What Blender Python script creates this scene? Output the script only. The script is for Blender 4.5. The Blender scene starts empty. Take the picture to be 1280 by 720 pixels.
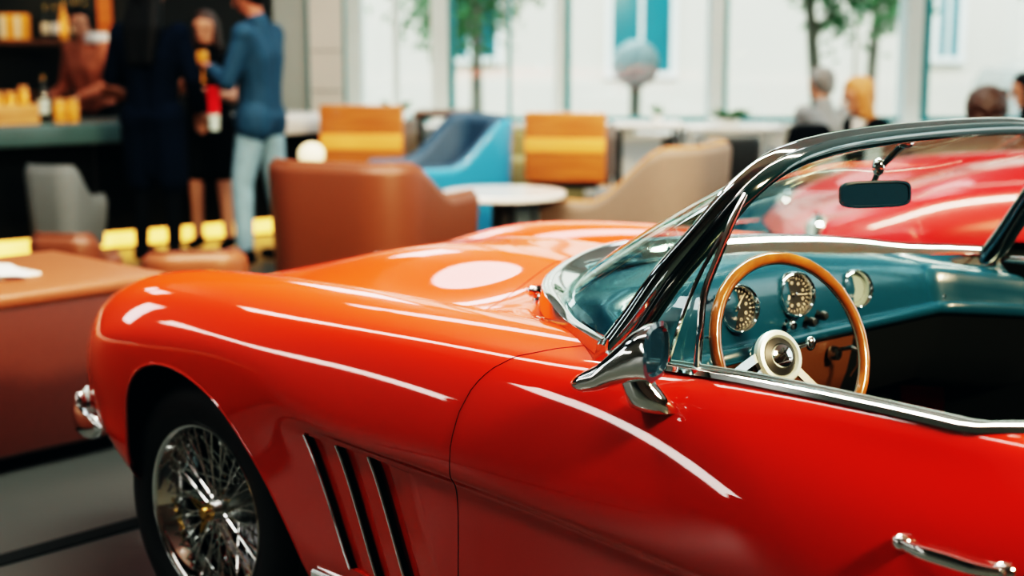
import bpy, bmesh, math, random
import numpy as np
from mathutils import Vector, Matrix
from mathutils.bvhtree import BVHTree
from mathutils.interpolate import poly_3d_calc

random.seed(4)
scene = bpy.context.scene
COL = scene.collection
R = math.radians

# ------------------------------------------------------------------ materials
def newmat(name):
    m = bpy.data.materials.new(name); m.use_nodes = True
    nt = m.node_tree; b = nt.nodes['Principled BSDF']
    return m, nt, b

def mat(name, col, rough=.5, metal=0., coat=0., spec=.5, noise=0., scale=8., bump=0., emit=0., ecol=None, sheen=0.):
    m, nt, b = newmat(name)
    b.inputs['Base Color'].default_value = (*col, 1)
    b.inputs['Roughness'].default_value = rough
    b.inputs['Metallic'].default_value = metal
    b.inputs['Coat Weight'].default_value = coat
    b.inputs['Coat Roughness'].default_value = .03
    b.inputs['Specular IOR Level'].default_value = spec
    b.inputs['Sheen Weight'].default_value = sheen
    if emit:
        b.inputs['Emission Color'].default_value = (*(ecol or col), 1)
        b.inputs['Emission Strength'].default_value = emit
    if noise or bump:
        tc = nt.nodes.new('ShaderNodeTexCoord'); n = nt.nodes.new('ShaderNodeTexNoise')
        n.inputs['Scale'].default_value = scale; n.inputs['Detail'].default_value = 4
        nt.links.new(tc.outputs['Object'], n.inputs['Vector'])
        if noise:
            mx = nt.nodes.new('ShaderNodeMix'); mx.data_type = 'RGBA'
            mx.inputs[6].default_value = (*[c*(1-noise) for c in col], 1)
            mx.inputs[7].default_value = (*[min(1, c*(1+noise)) for c in col], 1)
            nt.links.new(n.outputs['Fac'], mx.inputs[0]); nt.links.new(mx.outputs[2], b.inputs['Base Color'])
        if bump:
            bp = nt.nodes.new('ShaderNodeBump'); bp.inputs['Strength'].default_value = bump
            bp.inputs['Distance'].default_value = .01
            nt.links.new(n.outputs['Fac'], bp.inputs['Height']); nt.links.new(bp.outputs['Normal'], b.inputs['Normal'])
    return m

def glassmat(name, tint, gl=.08, rough=.0):
    m = bpy.data.materials.new(name); m.use_nodes = True; nt = m.node_tree; nt.nodes.clear()
    o = nt.nodes.new('ShaderNodeOutputMaterial'); t = nt.nodes.new('ShaderNodeBsdfTransparent')
    g = nt.nodes.new('ShaderNodeBsdfGlossy'); lw = nt.nodes.new('ShaderNodeLayerWeight'); f = nt.nodes.new('ShaderNodeMath'); f2 = nt.nodes.new('ShaderNodeMath'); mx = nt.nodes.new('ShaderNodeMixShader')
    t.inputs['Color'].default_value = (*tint, 1); g.inputs['Roughness'].default_value = rough
    g.inputs['Color'].default_value = (.9, 1, .97, 1)
    lw.inputs['Blend'].default_value = .5; f.operation = 'POWER'; f.inputs[1].default_value = 4.; f2.operation = 'MULTIPLY_ADD'; f2.inputs[1].default_value = .75; f2.inputs[2].default_value = .05+gl*.3
    nt.links.new(lw.outputs['Facing'], f.inputs[0]); nt.links.new(f.outputs[0], f2.inputs[0])
    nt.links.new(f2.outputs[0], mx.inputs[0]); nt.links.new(t.outputs[0], mx.inputs[1]); nt.links.new(g.outputs[0], mx.inputs[2])
    nt.links.new(mx.outputs[0], o.inputs[0])
    return m

def woodmat(name, c1, c2, scale=3., rough=.35, coat=.4, stretch=(1, 12, 1)):
    m, nt, b = newmat(name)
    tc = nt.nodes.new('ShaderNodeTexCoord'); mp = nt.nodes.new('ShaderNodeMapping'); n = nt.nodes.new('ShaderNodeTexNoise')
    mp.inputs['Scale'].default_value = stretch; n.inputs['Scale'].default_value = scale; n.inputs['Detail'].default_value = 6
    r = nt.nodes.new('ShaderNodeValToRGB')
    r.color_ramp.elements[0].position = .35; r.color_ramp.elements[0].color = (*c1, 1)
    r.color_ramp.elements[1].position = .65; r.color_ramp.elements[1].color = (*c2, 1)
    nt.links.new(tc.outputs['Object'], mp.inputs['Vector']); nt.links.new(mp.outputs[0], n.inputs['Vector'])
    nt.links.new(n.outputs['Fac'], r.inputs[0]); nt.links.new(r.outputs[0], b.inputs['Base Color'])
    b.inputs['Roughness'].default_value = rough; b.inputs['Coat Weight'].default_value = coat
    return m

def paintmat():
    m, nt, b = newmat('red_orange_car_paint')
    # clear-coated lacquer; red face-on, orange edge-on puts lit tops, dark flanks into the colour
    lw = nt.nodes.new('ShaderNodeLayerWeight'); lw.inputs['Blend'].default_value = .5
    mx = nt.nodes.new('ShaderNodeMix'); mx.data_type = 'RGBA'
    mx.inputs[6].default_value = (.62, .010, .003, 1); mx.inputs[7].default_value = (1.0, .080, .012, 1)
    nt.links.new(lw.outputs['Facing'], mx.inputs[0]); nt.links.new(mx.outputs[2], b.inputs['Base Color'])
    b.inputs['Roughness'].default_value = .35; b.inputs['Coat Weight'].default_value = 1.; b.inputs['Coat Roughness'].default_value = .015
    b.inputs['Coat IOR'].default_value = 1.95
    b.inputs['Specular IOR Level'].default_value = .05
    return m

M = dict(
    paint=paintmat(),
    paint2=mat('deep_red_car_paint', (.62, .010, .012), .35, coat=1),
    chrome=mat('chrome', (.82, .85, .85), .06, metal=1),
    steel=mat('brushed_steel', (.55, .58, .58), .25, metal=1),
    dark_chrome=mat('dark_chrome', (.32, .40, .42), .07, metal=1, coat=1),
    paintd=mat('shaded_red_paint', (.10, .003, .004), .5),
    teald=mat('gloss_teal_black', (.004, .018, .026), .12, coat=1),
    gap=mat('panel_gap', (.05, .004, .003), .9, spec=.1),
    rubber=mat('tyre_rubber', (.010, .014, .016), .55, noise=.3, scale=30),
    black=mat('black_plastic', (.008, .011, .013), .45),
    blackm=mat('matte_black', (.004, .006, .007), .9, spec=.1),
    dash=mat('teal_dash_leather', (.005, .048, .086), .27, coat=.25, bump=.05, scale=220),
    dashlow=mat('brown_leather', (.075, .030, .011), .5, bump=.08, scale=160),
    seatblk=mat('black_leather', (.010, .013, .015), .5, bump=.1, scale=120),
    dial=mat('gauge_dial', (.012, .014, .016), .4),
    dialg=mat('grey_gauge_dial', (.20, .27, .27), .4),
    mark=mat('gauge_marking', (.75, .72, .65), .5),
    steer=woodmat('varnished_wood', (.12, .038, .008), (.27, .095, .020), 14, .22, .9, (1, 1, 1)),
    brass=mat('brass', (.75, .50, .16), .2, metal=1),
    glass=glassmat('windscreen_glass', (.66, .82, .80), .12),
    wglass=glassmat('window_glass', (.94, .98, .97), 0),
    mirror=mat('mirror_glass', (.008, .028, .052), .12, coat=.6),
    lens=mat('clear_lens', (.7, .75, .75), .05, metal=.6),
    floor=None,
)

# ------------------------------------------------------------------ mesh builder
class MB:
    def __init__(s): s.v = []; s.f = []; s.m = []
    def add(s, vs, fs, mi=0, T=None):
        o = len(s.v)
        s.v += [tuple(T @ Vector(p)) if T is not None else tuple(p) for p in vs]
        s.f += [[i+o for i in f] for f in fs]; s.m += [mi]*len(fs)
        return s
    def box(s, c, d, mi=0, rz=0, T=None, b=0.):
        x, y, z = d[0]/2, d[1]/2, d[2]/2
        if b > 0:
            bm = bmesh.new(); bmesh.ops.create_cube(bm, size=1)
            for v in bm.verts: v.co = (v.co.x*d[0], v.co.y*d[1], v.co.z*d[2])
            bmesh.ops.bevel(bm, geom=bm.edges[:], offset=min(b, min(d)*.49), segments=3, profile=.5, affect='EDGES')
            vs = [v.co.copy() for v in bm.verts]; fs = [[v.index for v in f.verts] for f in bm.faces]; bm.free()
        else:
            vs = [Vector(p) for p in ((-x,-y,-z),(x,-y,-z),(x,y,-z),(-x,y,-z),(-x,-y,z),(x,-y,z),(x,y,z),(-x,y,z))]
            fs = [(0,3,2,1),(4,5,6,7),(0,1,5,4),(1,2,6,5),(2,3,7,6),(3,0,4,7)]
        X = Matrix.Translation(c) @ Matrix.Rotation(rz, 4, 'Z')
        return s.add([X @ v for v in vs], fs, mi, T)
    def tube(s, pts, r, n=8, mi=0, closed=False, T=None, caps=True):
        pts = [Vector(p) for p in pts]; N = len(pts)
        rr = r if isinstance(r, (list, tuple)) else [r]*N
        prof = [(math.cos(2*math.pi*k/n), math.sin(2*math.pi*k/n)) for k in range(n)]
        return s.sweep(pts, prof, rr, mi, closed, T, caps)
    def sweep(s, pts, prof, scl=1., mi=0, closed=False, T=None, caps=True, up=None):
        pts = [Vector(p) for p in pts]; N = len(pts)
        rr = scl if isinstance(scl, (list, tuple)) else [scl]*N
        tg = []
        for i in range(N):
            a = pts[(i-1) % N] if (closed or i > 0) else pts[i]
            b = pts[(i+1) % N] if (closed or i < N-1) else pts[i]
            t = (b-a); tg.append(t.normalized() if t.length > 1e-9 else Vector((0,0,1)))
        u = None; vs = []
        for i in range(N):
            t = tg[i]
            if up is not None:
                upv = Vector(up[i] if isinstance(up, list) else up); u = (upv - t*upv.dot(t)).normalized()
            elif u is None:
                a = Vector((0,0,1)) if abs(t.z) < .9 else Vector((1,0,0)); u = (a - t*a.dot(t)).normalized()
            else:
                u = (u - t*u.dot(t)).normalized()
            w = t.cross(u)
            for (p, q) in prof: vs.append(pts[i] + (u*p + w*q)*rr[i])
        n = len(prof); fs = []
        for i in range(N if closed else N-1):
            j = (i+1) % N
            for k in range(n):
                l = (k+1) % n
                fs.append((i*n+k, i*n+l, j*n+l, j*n+k))
        if caps and not closed:
            fs.append(tuple(reversed(range(n)))); fs.append(tuple((N-1)*n+k for k in range(n)))
        return s.add(vs, fs, mi, T)
    def lathe(s, prof, c=(0,0,0), axis=(0,0,1), n=32, mi=0, T=None, close=False):
        ax = Vector(axis).normalized(); Q = Vector((0,0,1)).rotation_difference(ax).to_matrix().to_4x4()
        X = Matrix.Translation(c) @ Q
        vs = []; P = len(prof)
        for k in range(n):
            a = 2*math.pi*k/n
            for (r, z) in prof: vs.append(X @ Vector((r*math.cos(a), r*math.sin(a), z)))
        fs = []
        for k in range(n):
            l = (k+1) % n
            for i in range(P if close else P-1):
                j = (i+1) % P
                fs.append((k*P+i, l*P+i, l*P+j, k*P+j))
        return s.add(vs, fs, mi, T)
    def ell(s, c, r, mi=0, n=16, T=None, rot=None):
        vs = []; fs = []
        Q = rot or Matrix.Identity(3)
        for i in range(n+1):
            th = math.pi*i/n
            for j in range(2*n):
                ph = math.pi*j/n
                vs.append(Vector(c) + Q @ Vector((r[0]*math.sin(th)*math.cos(ph), r[1]*math.sin(th)*math.sin(ph), r[2]*math.cos(th))))
        for i in range(n):
            for j in range(2*n):
                k = (j+1) % (2*n); fs.append((i*2*n+j, (i+1)*2*n+j, (i+1)*2*n+k, i*2*n+k))
        return s.add(vs, fs, mi, T)
    def prism(s, poly, z0, z1, mi=0, T=None, axis='z'):
        n = len(poly)
        def P(a, b, h): return (a, b, h) if axis == 'z' else ((a, h, b) if axis == 'y' else (h, a, b))
        vs = [P(a, b, z0) for a, b in poly] + [P(a, b, z1) for a, b in poly]
        fs = [tuple(reversed(range(n))), tuple(range(n, 2*n))] + [(i, (i+1) % n, n+(i+1) % n, n+i) for i in range(n)]
        return s.add(vs, fs, mi, T)
    def grid(s, rows, mi=0, T=None, closed=False):
        n = len(rows[0]); vs = [p for r in rows for p in r]; fs = []
        for i in range(len(rows)-1):
            for k in range(n if closed else n-1):
                l = (k+1) % n; fs.append((i*n+k, i*n+l, (i+1)*n+l, (i+1)*n+k))
        return s.add(vs, fs, mi, T)
    def build(s, name, mats, parent=None, smooth=True, angle=35, fix=True, loc=None):
        me = bpy.data.meshes.new(name); me.from_pydata(s.v, [], s.f)
        if not isinstance(mats, (list, tuple)): mats = [mats]
        for m in mats: me.materials.append(m)
        me.polygons.foreach_set('material_index', s.m)
        bm = bmesh.new(); bm.from_mesh(me)
        bmesh.ops.remove_doubles(bm, verts=bm.verts, dist=1e-5)
        if fix: bmesh.ops.recalc_face_normals(bm, faces=bm.faces)
        bm.to_mesh(me); bm.free()
        if smooth:
            me.shade_smooth()
            try: me.set_sharp_from_angle(angle=R(angle))
            except Exception: pass
        o = bpy.data.objects.new(name, me); COL.objects.link(o)
        if parent: o.parent = parent
        if loc is not None: o.location = loc
        return o

def thing(name, label, cat, loc=(0,0,0), rz=0, group=None):
    o = bpy.data.objects.new(name, None); COL.objects.link(o); o.empty_display_size = .1
    o.location = loc; o.rotation_euler = (0, 0, rz); o['label'] = label; o['category'] = cat
    if group: o['group'] = group
    return o
def tag(o, label, cat, group=None):
    o['label'] = label; o['category'] = cat
    if group: o['group'] = group
    return o
def struct(o): o['kind'] = 'structure'; return o
def copy_tree(o, parent=None):
    c = o.copy(); COL.objects.link(c); c.parent = parent
    for ch in list(o.children): copy_tree(ch, c)
    return c

# ------------------------------------------------------------------ camera  (eye at the room origin, looking along +Y)
H = 1.404; PITCH = .1740
cam = bpy.data.cameras.new('camera'); camo = bpy.data.objects.new('camera', cam); COL.objects.link(camo)
camo.location = (0, 0, H); camo.rotation_euler = (math.pi/2-PITCH, 0, 0)
cam.sensor_width = 36; cam.lens = 1806*36/1280
cam.clip_start = .05; cam.clip_end = 200
cam.dof.use_dof = True; cam.dof.focus_distance = 2.5; cam.dof.aperture_fstop = 2.3; cam.dof.aperture_blades = 0
scene.camera = camo

# ------------------------------------------------------------------ THE CAR (car frame: nose -X, driver's side -Y, z up, origin under the front axle)
CX, CY, TH = 2.716, -2.578, .8155
car_loc = (-(CX*math.sin(TH)+CY*math.cos(TH)), CX*math.cos(TH)-CY*math.sin(TH), 0)
car_rz = TH-math.pi/2
car = thing('sports_car', 'large shiny orange-red open sports car with chrome windscreen frame in the foreground', 'car', car_loc, car_rz)

def st(x, ys, zs, dx=None):
    xs = x if isinstance(x, (list, tuple)) else [x]*13
    return [(xs[k], ys[k], zs[k]) for k in range(13)]
S = [
 st([-.84,-.84,-.835,-.82,-.79,-.745,-.715,-.695,-.685,-.685,-.69,-.70,-.71],
    [0,.16,.28,.38,.46,.53,.575,.60,.61,.61,.605,.59,.56],
    [.60,.60,.60,.60,.60,.595,.57,.54,.51,.49,.46,.43,.41]),
 st([-.785,-.785,-.78,-.765,-.735,-.690,-.655,-.632,-.622,-.622,-.628,-.638,-.65],
    [0,.16,.28,.38,.47,.555,.612,.642,.655,.655,.65,.635,.60],
    [.655,.655,.65,.655,.665,.665,.635,.595,.545,.51,.47,.43,.40]),
 st([-.62,-.62,-.615,-.60,-.575,-.54,-.515,-.505,-.50,-.50,-.505,-.51,-.52],
    [0,.16,.28,.39,.50,.60,.668,.705,.717,.716,.71,.69,.66],
    [.72,.715,.70,.705,.735,.748,.718,.66,.585,.54,.48,.43,.39]),
 st(-.35, [0,.16,.29,.41,.52,.62,.70,.75,.772,.772,.765,.745,.70],
    [.785,.775,.745,.745,.793,.815,.787,.722,.64,.585,.49,.40,.37]),
 st(-.05, [0,.16,.30,.43,.53,.63,.715,.770,.795,.797,.79,.765,.71],
    [.855,.845,.80,.785,.833,.860,.835,.768,.67,.60,.46,.28,.23]),
 st(.25, [0,.16,.31,.44,.54,.635,.722,.782,.808,.808,.80,.775,.72],
    [.897,.888,.83,.803,.848,.876,.853,.785,.67,.60,.45,.27,.22]),
 st(.55, [0,.16,.31,.45,.55,.643,.728,.790,.820,.810,.805,.78,.72],
    [.900,.893,.845,.818,.855,.882,.861,.792,.630,.611,.43,.26,.22]),
 st(.85, [0,.16,.31,.46,.57,.662,.742,.797,.822,.810,.808,.78,.72],
    [.898,.896,.886,.868,.870,.883,.862,.790,.618,.598,.42,.25,.215]),
 st(1.15, [0,.16,.31,.46,.60,.70,.760,.801,.823,.811,.808,.78,.72],
    [.885,.885,.882,.876,.876,.882,.853,.776,.602,.581,.41,.25,.215]),
 st(1.50, [0,.16,.31,.46,.62,.735,.774,.807,.825,.813,.81,.78,.72],
    [.885,.885,.883,.879,.879,.880,.842,.752,.576,.555,.40,.25,.215]),
 st(1.90, [0,.16,.31,.46,.62,.735,.768,.806,.828,.817,.81,.78,.72],
    [.885,.885,.883,.879,.876,.872,.826,.728,.56,.538,.40,.25,.215]),
 st(2.20, [0,.16,.31,.46,.60,.70,.765,.812,.835,.825,.815,.78,.72],
    [.885,.885,.88,.873,.88,.885,.848,.755,.59,.55,.41,.26,.22]),
 st(2.50, [0,.16,.31,.44,.56,.66,.755,.82,.842,.835,.82,.78,.72],
    [.87,.868,.86,.85,.88,.90,.875,.80,.63,.57,.43,.28,.23]),
 st(2.85, [0,.16,.31,.43,.54,.63,.71,.775,.80,.795,.78,.75,.70],
    [.83,.828,.815,.80,.84,.865,.84,.77,.64,.57,.45,.33,.28]),
 st([3.15,3.15,3.15,3.14,3.13,3.11,3.09,3.07,3.06,3.06,3.06,3.06,3.06],
    [0,.16,.30,.41,.50,.58,.65,.705,.73,.73,.72,.69,.65],
    [.765,.763,.75,.74,.775,.795,.77,.71,.62,.56,.46,.36,.32]),
 st([3.28,3.28,3.28,3.27,3.26,3.24,3.22,3.20,3.19,3.19,3.19,3.20,3.20],
    [0,.15,.28,.38,.46,.53,.585,.63,.65,.65,.64,.62,.58],
    [.66,.66,.65,.65,.67,.68,.66,.62,.57,.53,.47,.40,.36]),
]
S = np.array(S)                                  # (stations, 13, 3)

def spline(t, P, tq):
    """natural cubic spline through P at knots t, sampled at tq"""
    t = np.asarray(t, float); n = len(t); h = np.diff(t); P = P.reshape(n, -1)
    A = np.zeros((n, n)); B = np.zeros((n, P.shape[1])); A[0, 0] = A[-1, -1] = 1
    for i in range(1, n-1):
        A[i, i-1] = h[i-1]; A[i, i] = 2*(h[i-1]+h[i]); A[i, i+1] = h[i]
        B[i] = 6*((P[i+1]-P[i])/h[i]-(P[i]-P[i-1])/h[i-1])
    Mm = np.linalg.solve(A, B); out = []
    for q in tq:
        i = min(max(np.searchsorted(t, q)-1, 0), n-2); a = (t[i+1]-q); b = q-t[i]; hh = h[i]
        out.append(Mm[i]*a**3/(6*hh)+Mm[i+1]*b**3/(6*hh)+(P[i]/hh-Mm[i]*hh/6)*a+(P[i+1]/hh-Mm[i+1]*hh/6)*b)
    return np.array(out)

def body_grid(nu=300, nv=96):
    d = np.sqrt(((S[1:]-S[:-1])**2).sum(2)).mean(1); u = np.r_[0, np.cumsum(d)]
    uq = np.linspace(0, u[-1], nu)
    L = spline(u, S.reshape(len(S), -1), uq).reshape(nu, 13, 3)
    dv = np.sqrt(((S[:, 1:]-S[:, :-1])**2).sum(2)).mean(0); v = np.r_[0, np.cumsum(np.maximum(dv, .05))]
    # symmetric extension about the centreline for a smooth hood
    vv = np.r_[-v[3:0:-1], v]
    vq = np.linspace(0, v[-1], nv)
    G = np.zeros((nu, nv, 3))
    for i in range(nu):
        ext = np.concatenate([L[i, 3:0:-1]*np.array([1, -1, 1]), L[i]])
        G[i] = spline(vv, ext, vq)
    G[:, 0, 1] = 0
    return G
G = body_grid()
nu, nv = G.shape[:2]

def full_body_bm():
    bm = bmesh.new()
    idx = {}
    for i in range(nu):
        for s in (1, -1):
            for k in range(nv):
                if k == 0 and s == -1: idx[i, 0, -1] = idx[i, 0, 1]; continue
                p = G[i, k]; idx[i, k, s] = bm.verts.new((p[0], p[1]*s, p[2]))
    for i in range(nu-1):
        for k in range(nv-1):
            for s in (1, -1):
                q = [idx[i, k, s], idx[i+1, k, s], idx[i+1, k+1, s], idx[i, k+1, s]]
                if s == 1: q.reverse()
                bm.faces.new(q)
    bm.normal_update()
    if sum(f.normal.z for f in bm.faces) < 0: bmesh.ops.reverse_faces(bm, faces=bm.faces[:])
    bm.normal_update()
    return bm
bmB = full_body_bm()
ref = bmB.copy(); ref.verts.ensure_lookup_table(); ref.faces.ensure_lookup_table(); ref.normal_update()
REF = BVHTree.FromBMesh(ref)
def ref_normal(co):
    loc, n, fi, d = REF.find_nearest(co)
    f = ref.faces[fi]; w = poly_3d_calc([v.co for v in f.verts], loc)
    r = Vector((0, 0, 0))
    for v, a in zip(f.verts, w): r += v.normal*a
    return r.normalized()
def side_y(x, z, off=0.):                         # |y| of the body flank at x, z
    h = REF.ray_cast(Vector((x, -2, z)), Vector((0, 1, 0)))
    return (-h[0].y if h[0] is not None else .75)+off
def top_z(x, y, off=0.):
    h = REF.ray_cast(Vector((x, y, 2)), Vector((0, 0, -1)))
    return (h[0].z if h[0] is not None else .8)+off

def poly_sd(poly):
    P = [np.array(p, float) for p in poly]; n = len(P)
    def f(a, b):
        best = 1e9; inside = False
        for i in range(n):
            p, q = P[i], P[(i+1) % n]; e = q-p; wx, wy = a-p[0], b-p[1]
            t = min(1, max(0, (wx*e[0]+wy*e[1])/(e[0]**2+e[1]**2+1e-12)))
            dd = (wx-e[0]*t)**2+(wy-e[1]*t)**2; best = min(best, dd)
            if (p[1] > b) != (q[1] > b) and a < (q[0]-p[0])*(b-p[1])/(q[1]-p[1])+p[0]: inside = not inside
        return (-1 if inside else 1)*math.sqrt(best)
    return f
def cut(bm, f, near=None):
    """insert the iso-line f = 0 as real edges; returns the list of edges on it"""
    val = {}
    for v in bm.verts:
        if near is None or near(v.co): 
            x = f(v.co); val[v] = 0. if abs(x) < 2e-4 else x
        else: val[v] = None
    es = [e for e in bm.edges if val[e.verts[0]] is not None and val[e.verts[1]] is not None and val[e.verts[0]]*val[e.verts[1]] < 0]
    faces = set()
    for e in es:
        a, b = e.verts; t = val[a]/(val[a]-val[b])
        for g in e.link_faces: faces.add(g)
        ne, nvx = bmesh.utils.edge_split(e, a, t); val[nvx] = 0.
    for g in list(bm.faces):
        vs = [v for v in g.verts if val.get(v) == 0.]
        if len(vs) == 2 and not any(set(e.verts) == set(vs) for e in g.edges):
            sg = [val.get(v) for v in g.verts if val.get(v) not in (None, 0.)]
            if sg and min(sg) < 0 < max(sg):
                try: bmesh.utils.face_split(g, vs[0], vs[1])
                except Exception: pass
    out = [tuple(v.co.copy() for v in e.verts) for e in bm.edges if all(val.get(v) == 0. for v in e.verts)]
    return out

ARCHF = [(-.243,.10),(-.245,.40),(-.243,.461),(-.230,.543),(-.198,.605),(-.155,.640),(-.10,.660),(-.05,.666),(.017,.662),(.07,.651),(.12,.636),(.165,.617),(.205,.592),(.255,.550),(.308,.498),(.363,.436),(.414,.374),(.459,.305),(.50,.22),(.53,.10)]
def densify(P, n=6):
    P = np.array(P); t = np.r_[0, np.cumsum(np.sqrt(((P[1:]-P[:-1])**2).sum(1)))]
    return spline(t, P, np.linspace(0, t[-1], len(P)*n))
ARCHF_D = [tuple(p) for p in densify(ARCHF, 3)]
ARCHR = [(2.42+.37*math.cos(a), .32+.37*math.sin(a)) for a in np.linspace(-.9, math.pi+.9, 40)]
DOOR = [(1.26,1.0),(1.22,.90),(1.16,.880),(1.09,.866),(1.02,.846),(.975,.818),(.945,.784),(.922,.735),(.910,.68),(.909,.62),(.911,.57),(.914,.40),(.916,.33),(.93,.275),(.96,.255),(1.96,.255),(1.99,.27),(2.01,.33),(2.03,.60),(2.03,.80),(2.02,1.0)]
HOODR = lambda y: .565+.05*(abs(y)/.45)**2
VENT = [((.474,.607),(.606,.355)),((.572,.604),(.690,.352)),((.668,.600),(.782,.350)),((.80,.590),(.90,.347))]
VPOLY = [VENT[0][0], VENT[1][0], VENT[2][0], (.792,.5915), (.893,.347), VENT[2][1], VENT[1][1], VENT[0][1]]
# windscreen base and frame (driver's half, corner -> centre)
WB = [(1.205,-.712,.868),(1.107,-.655,.870),(1.03,-.603,.871),(.953,-.548,.880),(.857,-.462,.888),(.785,-.36,.894),(.725,-.24,.898),(.675,-.10,.902),(.66,0,.903)]
WT = [(1.19,-.705,.872),(1.235,-.695,.936),(1.276,-.683,1.001),(1.334,-.655,1.084),(1.372,-.617,1.150),(1.388,-.55,1.190),(1.385,-.45,1.209),(1.365,-.25,1.218),(1.354,0,1.220)]
plan = [(p[0]+.012, abs(p[1])-.004) for p in WB]
COCK = [(p[0], p[1]) for p in plan]+[(.66,-.2),(2.06,-.2),(2.06,.55),(2.03,.66),(1.96,.715),(1.86,.737),(1.5,.742),(1.3,.738),(1.22,.725)]

fA, fR, fD, fV, fC = poly_sd(ARCHF_D), poly_sd(ARCHR), poly_sd(DOOR), poly_sd(VPOLY), poly_sd(COCK)
fH = poly_sd([(-.70,-1),(-.70,.40),(-.55,.44),(0,.455)]+[(HOODR(y), y) for y in np.linspace(.47,0,12)]+[(HOODR(0),-1)])
lo = lambda c: abs(c.y) > .55
cut(bmB, lambda c: fA(c.x, c.z), lambda c: c.x < .7 and abs(c.y) > .45 and c.z < .72)
cut(bmB, lambda c: fR(c.x, c.z), lambda c: 1.9 < c.x < 2.95 and abs(c.y) > .45 and c.z < .75)
cut(bmB, lambda c: fC(c.x, abs(c.y)), lambda c: .5 < c.x < 2.2 and c.z > .80)
cut(bmB, lambda c: fV(c.x, c.z), lambda c: .35 < c.x < 1.0 and lo(c) and c.z < .7)
door_e = cut(bmB, lambda c: fD(c.x, c.z), lambda c: .8 < c.x < 2.15 and abs(c.y) > .6)
hood_e = cut(bmB, lambda c: fH(c.x, abs(c.y)), lambda c: c.x < .75 and c.z > .6 and abs(c.y) < .52)
sets = dict(body=[], door_l=[], door_r=[], hood=[])
for f in bmB.faces:
    c = f.calc_center_median(); a = abs(c.y)
    if a > .45 and c.z < .72 and c.x < .7 and fA(c.x, c.z) < 0: continue
    if a > .45 and c.z < .75 and 1.9 < c.x < 2.95 and fR(c.x, c.z) < 0: continue
    if c.z > .8 and .5 < c.x < 2.2 and fC(c.x, a) < 0: continue
    if a > .55 and .35 < c.x < 1 and c.z < .7 and fV(c.x, c.z) < 0: continue
    if a > .6 and .8 < c.x < 2.15 and fD(c.x, c.z) < 0: sets['door_l' if c.y < 0 else 'door_r'].append(f); continue
    if c.x < .75 and c.z > .6 and a < .52 and fH(c.x, a) < 0: sets['hood'].append(f); continue
    sets['body'].append(f)
def panel(name, faces, m, parent):
    vm = {}; vs = []; fs = []
    for f in faces:
        r = []
        for v in f.verts:
            if v not in vm: vm[v] = len(vs); vs.append(tuple(v.co))
            r.append(vm[v])
        fs.append(r)
    me = bpy.data.meshes.new(name); me.from_pydata(vs, [], fs); me.materials.append(m); me.shade_smooth()
    me.normals_split_custom_set_from_vertices([ref_normal(Vector(p)) for p in vs])
    o = bpy.data.objects.new(name, me); COL.objects.link(o); o.parent = parent
    return o
body = panel('body', sets['body'], M['paint'], car)
door = panel('door', sets['door_l'], M['paint'], car)
door_r = panel('door', sets['door_r'], M['paint'], car)
hood = panel('hood', sets['hood'], M['paint'], car)

def seam_mesh(edges, r=.0017, sink=.0006):
    mb = MB()
    for a, b in edges:
        n = ref_normal((a+b)/2); a2 = a-n*sink; b2 = b-n*sink; d = (b2-a2)
        if d.length < 1e-6: continue
        w = d.cross(n).normalized()*r; t = n*r
        mb.add([a2-w, a2+t, a2+w, b2-w, b2+t, b2+w], [(0,1,4,3),(1,2,5,4)])
    return mb
for s in (-1, 1): seam_mesh([e for e in door_e if e[0].z < .99 and e[0].y*s > 0]).build('door_gap', M['gap'], door if s < 0 else door_r, smooth=False, fix=False)
seam_mesh([e for e in hood_e if e[0].x > -.66]).build('hood_gap', M['gap'], body, smooth=False, fix=False)

# vents behind the front wheels
def lerp(a, b, t): return tuple(a[i]+(b[i]-a[i])*t for i in range(len(a)))
for s in (-1, 1):
    mb = MB(); N = 14
    for i in range(3):
        A, B = VENT[i], VENT[i+1]
        rows = []
        depth = .013
        for j in range(N+1):
            t = j/N; p, q = lerp(A[0], A[1], t), lerp(B[0], B[1], t)
            row = []
            ya = side_y(p[0], p[1]); row.append((p[0], s*ya, p[1])); row.append((p[0]+.004, s*(ya-depth), p[1]))
            for k in range(1, 9):
                u = k/8; x, z = p[0]+(q[0]-p[0])*u, p[1]+(q[1]-p[1])*u
                e = (1-u)**1.15 if i < 2 else (1-u)**2*(1+2*u)
                row.append((x, s*(side_y(x, z)-depth*e), z))
            rows.append(row)
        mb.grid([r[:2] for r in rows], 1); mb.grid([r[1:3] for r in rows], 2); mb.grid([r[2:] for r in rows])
        for row in (rows[0], rows[-1]):              # wedge ends
            n = len(row); rim = [(p[0], s*side_y(p[0], p[2]), p[2]) for p in row]
            mb.add(row+rim, [(k, k+1, n+k+1, n+k) for k in range(n-1)])
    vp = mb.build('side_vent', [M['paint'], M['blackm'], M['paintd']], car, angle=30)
    mbt = MB()
    for i in range(3):
        A = VENT[i]
        pts = [(lerp(A[0], A[1], t)[0], s*(side_y(*lerp(A[0], A[1], t))+.001), lerp(A[0], A[1], t)[1]) for t in np.linspace(0, 1, 10)]
        t_ = MB().tube(pts, .0030, 6); t_.build('vent_trim', M['chrome'], vp)
# crease shadow line is real geometry in the flank; sill strip
for s in (-1, 1):
    pts = [(x, s*(side_y(x, .315)+.006), .315+.02*0) for x in np.linspace(.49, 2.02, 24)]
    MB().sweep(pts, [(-.009,-.006),(.009,-.006),(.011,.002),(.006,.008),(-.006,.008),(-.011,.002)]).build('sill_strip', M['chrome'], body)
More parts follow.
